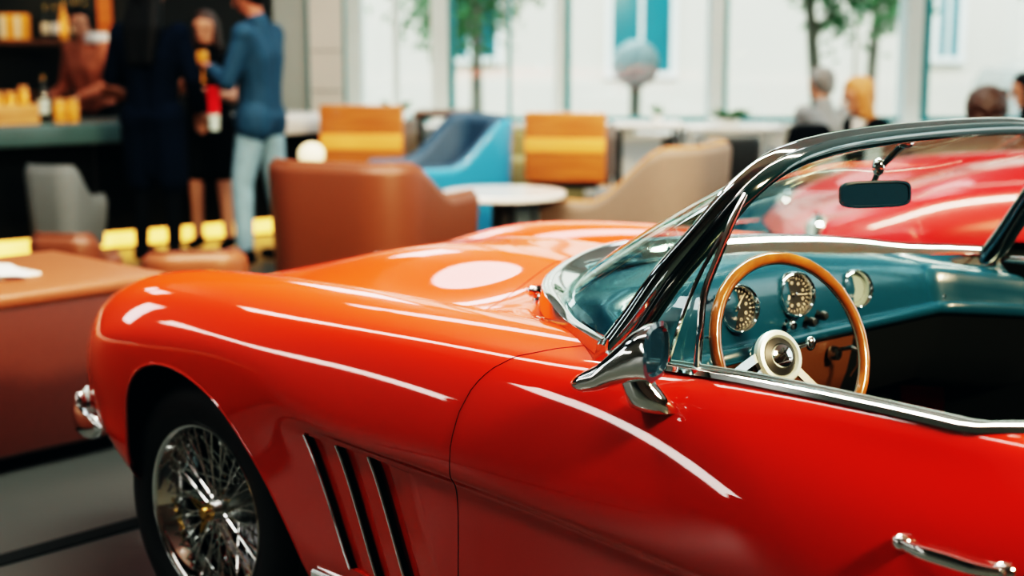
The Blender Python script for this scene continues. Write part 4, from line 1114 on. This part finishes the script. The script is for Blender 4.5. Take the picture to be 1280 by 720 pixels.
def head_parts(c, f, up=(0,0,1), s=1.):
    """skull, jaw, nose, ears, brow, lips, around centre c with the face toward f"""
    c, f, up = Vector(c), Vector(f).normalized(), Vector(up).normalized(); f = (f-up*f.dot(up)).normalized(); r = f.cross(up)
    def L(a, b, z): return c+r*a*s+f*b*s+up*z*s
    P = [('c', L(0,-.022,.030), L(0,.022,.030), .082*s, .078*s), ('c', L(0,.015,-.02), L(0,.045,-.072), .066*s, .034*s),
         ('c', L(-.03,.025,-.03), L(-.015,.058,-.082), .038*s, .022*s), ('c', L(.03,.025,-.03), L(.015,.058,-.082), .038*s, .022*s),
         ('c', L(0,.092,.012), L(0,.112,-.024), .009*s, .014*s), ('c', L(-.03,.083,.026), L(.03,.083,.026), .012*s, .012*s),
         ('c', L(-.020,.088,-.052), L(.020,.088,-.052), .008*s, .008*s),
         ('c', L(-.078,-.01,.012), L(-.076,-.014,-.022), .014*s, .010*s), ('c', L(.078,-.01,.012), L(.076,-.014,-.022), .014*s, .010*s)]
    eyes = [L(-.031,.083,.006), L(.031,.083,.006)]
    return P, eyes, (r, f, up), L
def person(label, loc, rz, J, skin='skin', top='navy', bottom='navy', hair='hair_b', hair_style='short', skirt=None, top_len=None, shoe='blackc', face=(0,1,0), hold=None, sc=1., sleeves=True, vox=.009, over=None, group=None, tights=None):
    """J: joints in the person's own frame, facing +Y"""
    t = thing('person', label, 'person', (*loc, J.get('z0', 0)), rz, group); t.scale = (sc,)*3
    V = {k: Vector(v) for k, v in J.items() if isinstance(v, tuple)}
    B = []
    pel, chest, neck, hd = V['pelvis'], V['chest'], V['neck'], V['head']
    sl, sr, hl, hr = V['sho_l'], V['sho_r'], V['hip_l'], V['hip_r']
    mid = (pel+chest)/2
    tor = [('c', hl, hr, .105, .105), ('c', pel+(hl-pel)*.5, mid+(sl-sr)*.14, .10, .098), ('c', pel+(hr-pel)*.5, mid-(sl-sr)*.14, .10, .098),
           ('c', mid+(sl-sr)*.14, chest+(sl-sr)*.22, .098, .105), ('c', mid-(sl-sr)*.14, chest-(sl-sr)*.22, .098, .105),
           ('c', chest+(sl-sr)*.2, sl, .10, .062), ('c', chest-(sl-sr)*.2, sr, .10, .062), ('c', chest, neck, .10, .058)]
    legs = []; arms = []
    for s in 'lr':
        legs += [('c', V['hip_'+s], V['knee_'+s], .088, .056), ('c', V['knee_'+s], V['ank_'+s], .058, .037)]
        ft = V['ank_'+s]; tf = V.get('toe_'+s, ft+Vector((0, .15, -.045)))
        legs += [('c', ft+Vector((0,-.03,-.035)), tf, .036, .028)]
        arms += [('c', V['sho_'+s], V['elb_'+s], .052, .040), ('c', V['elb_'+s], V['wri_'+s], .041, .026)]
    hands = []
    for s in 'lr':
        d = (V['wri_'+s]-V['elb_'+s]).normalized()
        hands += hand(V['wri_'+s]-d*.005, d, J.get('curl_'+s, .5), V.get('up_'+s, Vector((0, 0, 1)) if abs(d.z) < .8 else Vector((1 if s == 'r' else -1, 0, 0))))
    up = V.get('headup', (hd-neck)); hp, eyes, fr, Lf = head_parts(hd, face, up)
    B = tor+legs+arms+hands+hp+[('c', neck, hd-Vector(up).normalized()*.05, .056, .052)]
    blob('body', B, .0085, M[skin], t, 2)
    for e in eyes: MB().ell(e, (.011,.011,.011), 0, 8).build('eye', M['blackc'], t)
    def fat(parts, k): return [(p[0], p[1], p[2], p[3]+k, p[4]+k) for p in parts]
    # top garment
    g = fat(tor[1:], .016); 
    if top_len: g += [('c', hl+Vector((0,0,0)), hl+Vector((0,0,-top_len)), .118, .125), ('c', hr, hr+Vector((0,0,-top_len)), .118, .125), ('c', hl, hr, .125, .125)]
    if sleeves: g += [('c', V['sho_'+s], V['elb_'+s], .068, .056) for s in 'lr']+[('c', V['elb_'+s], V['wri_'+s]+(V['elb_'+s]-V['wri_'+s])*.10, .056, .042) for s in 'lr']
    else: g += [('c', V['sho_'+s], V['sho_'+s]+(V['elb_'+s]-V['sho_'+s])*.45, .066, .060) for s in 'lr']
    tp = blob('top', g, .012, M[top], t, 3)
    MB().tube([neck+Vector((.062*math.cos(a), .060*math.sin(a), .012+.012*math.sin(a))) for a in np.linspace(0, 2*math.pi, 24, endpoint=False)], .014, 8, closed=True).build('collar', M[over or top], tp)
    if over:
        blob('waistcoat', fat(tor[1:7], .026), .012, M[over], t, 3)
    if tights: blob('tights', [('c', V['knee_'+s]+Vector((0,0,.1)), V['knee_'+s], .07, .060) for s in 'lr']+[('c', V['knee_'+s], V['ank_'+s], .062, .041) for s in 'lr'], .010, M[tights], t, 2)
    if skirt:
        z = skirt; g = [('c', hl, hr, .125, .125)]
        for s in 'lr':
            a = V['hip_'+s]; k = V['knee_'+s]; e = a+(k-a)*((a.z-z)/(a.z-k.z)) if a.z != k.z else k
            g += [('c', a, e, .12, .105), ('c', (hl+hr)/2, (V['hip_l']+(V['knee_l']-V['hip_l'])*.8+V['hip_r']+(V['knee_r']-V['hip_r'])*.8)/2, .11, .09)]
        blob('skirt', g, .012, M[bottom], t, 3)
    else:
        g = [('c', hl, hr, .118, .118)]
        for s in 'lr': g += [('c', V['hip_'+s], V['knee_'+s], .104, .072), ('c', V['knee_'+s], V['ank_'+s]+(V['knee_'+s]-V['ank_'+s])*.06, .072, .056)]
        blob('trousers', g, .012, M[bottom], t, 3)
    for s in 'lr':
        ft = V['ank_'+s]; tf = V.get('toe_'+s, ft+Vector((0, .15, -.045)))
        blob('shoe', [('c', ft+Vector((0,-.035,-.038)), tf, .042, .035), ('c', ft+Vector((0,-.02,-.01)), ft+Vector((0,.03,-.03)), .044, .042)], .010, M[shoe], t, 2)
    # hair
    r, f, u = fr; L = Lf
    h = [('c', L(0,-.035,.042), L(0,.008,.055), .086, .080), ('c', L(-.02,-.03,.02), L(.02,-.03,.02), .080, .080), ('c', L(0,-.045,-.03), L(0,-.04,.03), .066, .08)]
    if hair_style == 'long':
        for k in (-1, -.4, .4, 1):
            h += [('c', L(k*.055,-.04,.0), L(k*.075,-.085,-.20), .052, .055), ('c', L(k*.075,-.085,-.20), L(k*.065,-.10,-.40), .055, .028)]
    if hair_style == 'mid':
        for k in (-1, -.4, .4, 1): h += [('c', L(k*.062,-.03,.0), L(k*.070,-.045,-.16), .042, .036)]
        h += [('c', L(-.07,.0,.03), L(-.078,.01,-.12), .026, .022), ('c', L(.07,.0,.03), L(.078,.01,-.12), .026, .022)]
    if hair_style == 'curly':
        for k in range(60):
            z = 1-1.35*(k+.5)/60; a = k*2.39996; q = math.sqrt(max(0, 1-z*z)); y_ = q*math.sin(a)
            if y_ > .55 and z < .35: continue
            p_ = L(.098*q*math.cos(a), -.018+.100*y_, .022+.105*z); h.append(('c', p_, p_+Vector((.004,0,0)), .030, .028))
            a = k*2.4; z = .10-.16*(k/26); h.append(('c', L(.085*math.cos(a), -.02+.075*math.sin(a), z), L(.09*math.cos(a), -.02+.08*math.sin(a), z+.01), .028, .026))
    blob('hair', h, .010, M[hair], t, 2)
    return t, V
def stand(h=1.0, lean=0., arms=None, step=.0):
    J = dict(pelvis=(0,0,.95), chest=(0,lean,1.27), neck=(0,lean*1.2,1.47), head=(0,lean*1.5+.02,1.62),
        sho_l=(-.185,lean,1.40), sho_r=(.185,lean,1.40), hip_l=(-.09,0,.90), hip_r=(.09,0,.90),
        knee_l=(-.11,.03+step,.50), knee_r=(.11,.02-step,.50), ank_l=(-.12,-.01+step*1.6,.085), ank_r=(.12,-.01-step*1.6,.085),
        elb_l=(-.26,-.03,1.12), elb_r=(.26,-.03,1.12), wri_l=(-.24,.12,.90), wri_r=(.24,.12,.90))
    if arms: J.update(arms)
    return J
# man in the blue denim jacket, facing the others (to the left)
person('person in a dark blue denim jacket and pale jeans, seen from behind at the bar', (-1.54, 8.9), R(72),
    stand(arms=dict(elb_l=(-.25,.08,1.12), wri_l=(-.12,.26,1.20), elb_r=(.25,.03,1.12), wri_r=(.12,.22,1.16), curl_r=1.1, curl_l=.9, head=(0,.06,1.64)), step=.05),
    skin='skind', top='denim', bottom='jeans', hair='hair_b', top_len=.04, face=(0,.95,-.25))
# long dark-haired woman in navy, back to the camera
person('person with long black hair, navy top and dark skirt, back turned', (-2.21, 8.95), R(-8),
    stand(arms=dict(elb_r=(.27,-.02,1.13), wri_r=(.24,.14,.93), elb_l=(-.27,.02,1.14), wri_l=(-.14,.26,1.12), curl_l=.9), step=.02),
    skin='skin', top='navy', bottom='navy', hair='hair_b', hair_style='long', skirt=.52, top_len=.02, face=(.2,1,-.1), tights='blackc')
# person in the rust blouse behind the counter
person('person in rust blouse and pale scarf, behind the bar counter', (-3.02, 10.62), R(150),
    stand(lean=.08, arms=dict(elb_l=(-.28,.12,1.14), wri_l=(-.17,.36,1.05), elb_r=(.30,.06,1.10), wri_r=(.22,.32,1.03), curl_l=.8)),
    skin='skin', top='rust', bottom='blackc', hair='hair_b', hair_style='short', face=(-.3,1,-.3), over=None, sc=.92)
# person facing the camera, brown hair
person('person with brown hair facing the camera between the navy-clad person and the denim jacket', (-1.98, 9.5), R(172),
    stand(arms=dict(elb_l=(-.22,.12,1.12), wri_l=(-.08,.30,1.18), elb_r=(.22,.12,1.12), wri_r=(.07,.28,1.24), curl_l=1.1, curl_r=1.1)),
    skin='skin', top='blackc', bottom='blackc', hair='hair_d', hair_style='mid', skirt=.60, sc=.89, face=(0,1,-.15), sleeves=False)
# things they hold
t = thing('drink_cup', 'red paper cup with a pale lower half held beside the denim jacket', 'cup', (-1.80, 8.78, .83))
MB().lathe([(0,0),(.030,0),(.034,.09),(.035,.10)], n=24).build('cup_base', M['pale'], t)
MB().lathe([(.035,.10),(.044,.25),(.047,.255),(.047,.262),(0,.262)], n=24).build('cup_body', M['red'], t)
mb = MB(); mb.box((0,0,0),(.16,.02,.085), b=.008); o = mb.build('phone_case', M['orange_l'], loc=(-2.78, 10.16, 1.00)); o.rotation_euler = (.5, .25, .3); tag(o, 'orange wallet held by the person in the rust blouse', 'wallet')
o = MB().lathe([(0,0),(.030,0),(.012,.01),(.006,.02),(.006,.09),(.034,.12),(.040,.16),(.033,.20),(.031,.20),(.037,.16),(.030,.125),(0,.10)], n=24).build('wine_glass', M['amber'], loc=(-1.99, 9.40, 1.10)); tag(o, 'amber wine glass held up by the brown-haired person in the group', 'glass')
o = MB().sweep([Vector((-2.98+.10*math.cos(a), 10.55+.075*math.sin(a), 1.36-.02*math.sin(a))) for a in np.linspace(0, 2*math.pi, 20, endpoint=False)], oct_(.04, .02, 10), 1, closed=True).build('scarf', M['white_c']); tag(o, 'pale scarf around the neck of the person in the rust blouse', 'scarf')

def sit(zs=.42, lean=0., arms=None):
    J = dict(pelvis=(0,0,zs+.08), chest=(0,-.02+lean,zs+.36), neck=(0,.02+lean*1.4,zs+.55), head=(0,.05+lean*1.7,zs+.70),
        sho_l=(-.18,lean,zs+.49), sho_r=(.18,lean,zs+.49), hip_l=(-.09,.02,zs+.06), hip_r=(.09,.02,zs+.06),
        knee_l=(-.12,.42,zs+.08), knee_r=(.12,.42,zs+.08), ank_l=(-.12,.44,.085), ank_r=(.12,.44,.085),
        elb_l=(-.24,.08,zs+.24), elb_r=(.24,.08,zs+.24), wri_l=(-.14,.30,zs+.20), wri_r=(.14,.30,zs+.20))
    if arms: J.update(arms)
    return J
person('seated person with blonde hair, pale grey shirt and dark waistcoat by the window', (2.32, 9.42), R(100), sit(.31, .02),
    skin='skin', top='white_c', bottom='blackc', hair='hair_y', hair_style='mid', face=(.25,.95,-.2), over='blackc')
person('seated person with grey hair and a pale top carrying a black backpack by the window', (2.30, 10.55), R(20), sit(.34, .04),
    skin='skin', top='greyc', bottom='blackc', hair='hair_g', hair_style='short', face=(-.3,.95,0))
person('seated person with curly brown hair, back turned, above the right end of the windscreen', (2.76, 8.5), R(-35), sit(.26, 0),
    skin='skin', top='greyc', bottom='blackc', hair='hair_d', hair_style='curly', face=(-.2,.95,-.1))
person('seated dark-haired person in black at the right edge of the picture', (3.50, 9.75), R(70), sit(.33, 0),
    skin='skin', top='blackc', bottom='blackc', hair='hair_b', hair_style='mid', face=(0,.95,0))
tub_chair('armchair', 'low brown armchair carrying the person with curly brown hair', (2.78, 8.48), R(-35), w=.62, d=.62, hb=.58, ha=.46, outer='brown_l', inner='brown_l')
tub_chair('armchair', 'grey armchair of the dark-haired person at the right edge', (3.53, 9.77), R(70), w=.66, d=.66, hb=.70, ha=.58, outer='grey_f', inner='grey_f')
tub_chair('armchair', 'pale grey armchair of the grey-haired person by the window', (2.33, 10.58), R(20), w=.70, d=.66, hb=.66, ha=.56, outer='grey_f', inner='grey_f')
bp_ = thing('backpack', 'black backpack leaning on the grey-haired person by the window', 'backpack', (2.10, 10.22, .40), R(20))
MB().box((0,0,.17),(.30,.16,.42), b=.06).build('bag', M['blackc'], bp_)
for s in (-1, 1): MB().tube([(s*.09,.08,.33),(s*.10,.13,.27),(s*.10,.13,.10),(s*.09,.08,.02)], .014, 8).build('strap', M['blackc'], bp_)

# potted plants
def plant(label, loc, z, h, r, n, potm='white', name='potted_plant'):
    t = thing(name, label, 'plant', (*loc, z))
    MB().lathe([(0,0),(r*.5,0),(r*.62,h*.35),(r*.66,h*.35),(r*.6,h*.30),(0,h*.30)], n=24).build('pot', M[potm], t)
    mb = MB()
    for k in range(n):
        a = random.uniform(0, 6.28); l = random.uniform(.5, 1); e = Vector((math.cos(a)*r*l*1.3, math.sin(a)*r*l*1.3, h*(.55+.45*random.random())))
        s0 = Vector((0,0,h*.3)); w_ = Vector((-math.sin(a), math.cos(a), 0))*r*.22; m_ = s0.lerp(e, .55)+Vector((0,0,h*.12))
        mb.add([s0, m_-w_, e, m_+w_], [(0,1,2,3)])
    mb.build('leaves', M['leaf'], t, smooth=False, fix=False); return t
plant('small potted plant in a white pot on the window table, left', (-.98, 12.2), .66, .22, .16, 22)
plant('small green plant on the table by the window, right of the wooden lounge chair', (1.05, 10.5), .78, .14, .07, 14)
plant('low green plant on the white table left of the blonde person', (1.70, 11.4), .70, .14, .16, 30)

# ------------------------------------------------------------------ street outside
struct(MB().box((4, 33.6, -.12), (90, 41, .1)).build('ground', M['pave'], smooth=False))
struct(MB().box((4, -16.3, -.12), (90, 22, .1)).build('ground_front', M['pave'], smooth=False))
def building(label, x0, x1, y, h, m, wins, depth=6):
    t = thing('building', label, 'building', ((x0+x1)/2, y, -.07)); cx = (x0+x1)/2
    mb = MB(); mb.box((0, depth/2, h/2), (x1-x0, depth, h)); mb.box((0, -.06, .35), (x1-x0, .12, .7)); mb.box((0, -.08, 3.3), (x1-x0, .16, .18)); mb.build('facade', m, t, smooth=False)
    for (a, b, z0, z1) in wins:
        f_ = MB(); w_, hh = b-a, z1-z0; c = ((a+b)/2-cx, -.05, (z0+z1)/2)
        for s in (-1, 1): f_.box((c[0]+s*(w_/2+.04), -.06, c[2]), (.10, .14, hh+.2)); f_.box((c[0], -.06, c[2]+s*(hh/2+.05)), (w_+.2, .16, .10))
        f_.box((c[0], -.05, c[2]), (.06, .08, hh))
        fo = f_.build('window', M['white'], t, smooth=False); MB().box((c[0], -.03, c[2]), (w_, .04, hh)).build('pane', M['wteal'], fo, smooth=False)
    return t
FY = 24.
building('pale cream building across the street with tall teal windows', -9, 5.6, FY, 9, M['facade'], [(-8,-6.8,.7,3),(-1.15,-.25,1.1,3.2),(1.62,2.6,.86,3.2),(-4.2,-3.2,.8,3)])
building('cream building with narrow teal windows across the street at the right', 5.7, 17, FY+.2, 9, M['facade'], [(7.0,7.35,1.1,3.2),(9.4,10.0,1.3,3.2),(12,13,1.1,3)])
building('pinkish building end far to the left across the street', -22, -9.1, FY, 9, M['facade2'], [(-20,-19,1,3),(-16,-15,1,3),(-12.5,-11.5,1,3)])
# neighbouring buildings seen in reflections from the front side
building('light building opposite the front windows', 0, 0, 0, 0, M['facade'], []) if False else None
def tree(label, x, y, h, n, lean=0, seed=1, r=1.2, group=None):
    rnd = random.Random(seed); t = thing('street_tree', label, 'tree', (x, y, -.07), 0, group)
    mb = MB(); top = Vector((lean, 0, h)); mb.tube([(0,0,0),(lean*.3,.02,h*.3),(lean*.7,-.02,h*.65),top], [.09,.075,.055,.03], 10)
    tips = []
    for k in range(9):
        s0 = Vector((lean*.6, 0, h*.45)).lerp(top, k/9); a = rnd.uniform(0, 6.28); e = s0+Vector((math.cos(a)*r*.7, math.sin(a)*r*.7, rnd.uniform(.1, .7)))
        mb.tube([s0, s0.lerp(e, .5)+Vector((0,0,.08)), e], [.03,.02,.008], 6); tips.append(e)
    mb.build('trunk', M['bark'], t)
    mb = MB()
    for k in range(n):
        c = rnd.choice(tips)+Vector((rnd.gauss(0,.32*r), rnd.gauss(0,.32*r), rnd.gauss(0,.28*r)))
        u = Vector((rnd.gauss(0,1), rnd.gauss(0,1), rnd.gauss(0,1))).normalized()*.07; w_ = u.cross(Vector((rnd.gauss(0,1), rnd.gauss(0,1), 1))).normalized()*.035
        mb.add([c-u, c-w_, c+u, c+w_], [(0,1,2,3)])
    mb.build('crown', M['leaf'], t, smooth=False, fix=False)
tree('slender street tree behind the blonde person', 4.45, 18.2, 3.0, 1600, .1, 1, .7)
tree('street tree with a leaning trunk left of the big window column', 3.35, 15.6, 2.9, 1100, -.3, 2, .55)
tree('leafy street tree seen through the window left of the middle', -.45, 18.5, 2.7, 2600, 0, 3, .85)
tree('street tree near the right edge beyond the window', 6.3, 16.6, 2.9, 900, .2, 5, .6)
# ball-topped clipped tree
t = thing('clipped_tree', 'grey-green ball-shaped clipped tree standing outside the middle window', 'tree', (1.48, 17.5, -.07))
MB().tube([(0,0,0),(0,0,.95)], .07, 10).build('trunk', M['bark'], t)
mb = MB(); rnd = random.Random(9)
mb.ell((0,0,1.12),(.26,.26,.24),0,10)
for k in range(900):
    v = Vector((rnd.gauss(0,1), rnd.gauss(0,1), rnd.gauss(0,1))).normalized(); c = Vector((0,0,1.12))+v*.27; u = v.cross(Vector((rnd.random(),rnd.random(),1))).normalized()*.04; w_ = v.cross(u)*.5
    mb.add([c-u, c-w_, c+u+v*.02, c+w_], [(0,1,2,3)])
mb.build('crown', mat('dusty_leaf', (.42,.50,.50), .8, noise=.2), t, smooth=False, fix=False)
# silver van outside at the right
van = thing('parked_van', 'silver van parked in the street beyond the right window', 'van', (9.3, 21.2, -.07))
prof = [(-2.3,.30),(-2.35,.75),(-2.2,.98),(-1.6,1.10),(-1.15,1.55),(-.9,1.66),(1.9,1.68),(2.25,1.55),(2.35,.9),(2.3,.30)]
mb = MB(); mb.prism([(x, z) for x, z in prof], -.85, .85, axis='y'); vb = mb.build('van_body', M['vanp'], van, angle=40)
mb = MB(); mb.prism([(-1.45,1.12),(-1.08,1.50),(-.35,1.52),(-.35,1.12)], -.86, -.852, axis='y'); mb.build('side_window', M['black'], van, smooth=False)
mb = MB(); mb.prism([(-.25,1.12),(-.25,1.52),(1.9,1.52),(2.0,1.12)], -.86, -.852, axis='y'); mb.build('side_window', M['black'], van, smooth=False)
for x in (-1.5, 1.5): 
    for s in (-1, 1): MB().lathe([(0,.05),(.2,.05),(.22,.02),(.30,.0),(.33,-.05),(.33,-.18),(0,-.18)], (x, s*.86, .33), (0,s,0), 32).build('wheel', M['rubber'], van)

# ------------------------------------------------------------------ ceiling strip lights (glowing diffusers), then added wall tubes and lamps
def strip(label, a, b, w=.10, power=120, col=(1, .96, .9), z=3.35):
    a, b = Vector((*a, z)), Vector((*b, z)); d = b-a; ang = math.atan2(d.y, d.x); L_ = d.length
    t = thing('strip_light', label, 'ceiling light', tuple((a+b)/2), ang, 'ceiling strip lights')
    MB().box((0,0,.06), (L_+.06, w+.05, .08), b=.01).build('housing', M['black'], t)
    MB().box((0,0,.015), (L_, w, .012)).build('diffuser', mat('lit_diffuser', col, .5, emit=8.0, ecol=col), t, smooth=False)
    for s in (-1, 1): MB().tube([(s*L_*.4,0,.10),(s*L_*.4,0,4.7-z)], .004, 6).build('hanger', M['steel'], t)
def cr(x, y): return car2room(x, y)
strip('long ceiling strip light over the driver side of the near car', cr(-4.2, -1.75), cr(1.6, -1.75), .26, 60)
def streak_tube(label, a, b, w_):  # added glowing tube, its reflection draws a streak along the paint
    a, b = Vector((-6.44, *a)), Vector((-6.44, *b)); t = thing('wall_light', label, 'wall light', tuple((a+b)/2)); d = (b-a)/2; n = Vector((0, -d.z, d.y)).normalized()*w_
    vs = [-d-n, d-n, d+n, -d+n]; X1 = Vector((-.05, 0, 0)); X2 = Vector((.03, 0, 0))
    q = [tuple(v+X1) for v in vs]+[tuple(v+X2) for v in vs]; fs = [(0,1,2,3),(4,5,6,7),(0,1,5,4),(1,2,6,5),(2,3,7,6),(3,0,4,7)]
    MB().add(q, fs).build('diffuser', M['tube_l'], t, smooth=False)
    for e_ in (-d, d): MB().box(tuple(e_), (.10, .12, .12), b=.02).build('end_cap', M['black'], t)
streak_tube('long gently sloping light tube on the dark left wall', (5.5, 2.5), (2.25, 1.30), .07)
streak_tube('steeply sloping light tube on the dark left wall, nearer the camera', (2.15, 3.1), (.25, .62), .09)
def area(loc, target, sx, sy, power, col):
    ld = bpy.data.lights.new('area_lamp', 'AREA'); ld.shape = 'RECTANGLE'; ld.size = sx; ld.size_y = sy; ld.energy = power; ld.color = col
    o = bpy.data.objects.new('area_lamp', ld); COL.objects.link(o); o.location = loc
    o.rotation_euler = (Vector(target)-Vector(loc)).to_track_quat('-Z', 'Y').to_euler(); return o
area((.4, 4.4, 4.2), (.5, 3.5, .8), 5.0, .30, 700, (1, .86, .68))  # added overhead lamp without a fixture, lights the bonnet from above
area((2.9, .1, 3.2), (1.5, 1.8, .8), .9, .5, 480, (1, .74, .42))  # added warm lamp without a fixture, turns the upper door orange
def spot(loc, target, power, col, size=60):
    ld = bpy.data.lights.new('spot_lamp', 'SPOT'); ld.energy = power; ld.color = col; ld.spot_size = R(size); ld.spot_blend = .6; ld.shadow_soft_size = .05
    o = bpy.data.objects.new('spot_lamp', ld); COL.objects.link(o); o.location = loc
    o.rotation_euler = (Vector(target)-Vector(loc)).to_track_quat('-Z', 'Y').to_euler()
spot((-3.6, 11.1, 2.3), (-3.6, 11.6, 1.3), 25, (1, .7, .4), 80)
spot((-3.3, 9.2, 2.2), (-3.3, 9.7, .9), 40, (1, .7, .4), 50)
spot((-2.6, 9.9, 2.4), (-2.6, 10.6, 1.1), 22, (1, .75, .5), 45)
for (x, y) in ((-1.4, 7.2), (.5, 7.6), (-.75, 10.7), (.6, 10.7), (1.1, 8.2), (2.9, 9.6), (-.3, 11.8), (1.6, 11.8), (-2.2, 7.7)):  # unseen downlights added to brighten the seating area
    t = thing('downlight', 'small round black downlight can hanging from the ceiling over the seating', 'ceiling light', (x, y, 4.45), 0, 'ceiling downlights')
    MB().lathe([(0,.10),(.07,.10),(.075,.09),(.075,-.06),(.068,-.06),(.06,.04),(0,.05)], n=24).build('can', M['black'], t)
    MB().tube([(0,0,.10),(0,0,.25)], .006, 6).build('stem', M['steel'], t)
    spot((x, y, 4.36), (x, y+.15, 0), 170, (1, .88, .72), 75)
# sun and sky
sd = bpy.data.lights.new('sun', 'SUN'); sd.energy = 2.5; sd.angle = R(3); sd.color = (1, .95, .88); so = bpy.data.objects.new('sun', sd); COL.objects.link(so)
so.rotation_euler = (R(48), 0, R(-12))
w = bpy.data.worlds.new('sky'); scene.world = w; w.use_nodes = True; nt = w.node_tree
bg = nt.nodes['Background']; tc = nt.nodes.new('ShaderNodeTexCoord'); sp = nt.nodes.new('ShaderNodeSeparateXYZ'); rp = nt.nodes.new('ShaderNodeValToRGB')
rp.color_ramp.elements[0].position = .0; rp.color_ramp.elements[0].color = (.95, .93, .88, 1)
rp.color_ramp.elements[1].position = .6; rp.color_ramp.elements[1].color = (.70, .88, .95, 1)
nt.links.new(tc.outputs['Generated'], sp.inputs[0]); nt.links.new(sp.outputs[2], rp.inputs[0]); nt.links.new(rp.outputs[0], bg.inputs[0]); bg.inputs[1].default_value = 3.0
scene.view_settings.view_transform = 'Filmic'
scene.view_settings.look = 'Very High Contrast'
scene.view_settings.exposure = 0.0
scene.view_settings.use_curve_mapping = True
cm = scene.view_settings.curve_mapping
cm.curves[1].points[0].location = (0, .0022); cm.curves[2].points[0].location = (0, .0034); cm.update()
cy = scene.cycles
cy.use_denoising = True; cy.max_bounces = 8; cy.transparent_max_bounces = 16; cy.caustics_reflective = False; cy.caustics_refractive = False; cy.sample_clamp_indirect = 6; cy.blur_glossy = .3
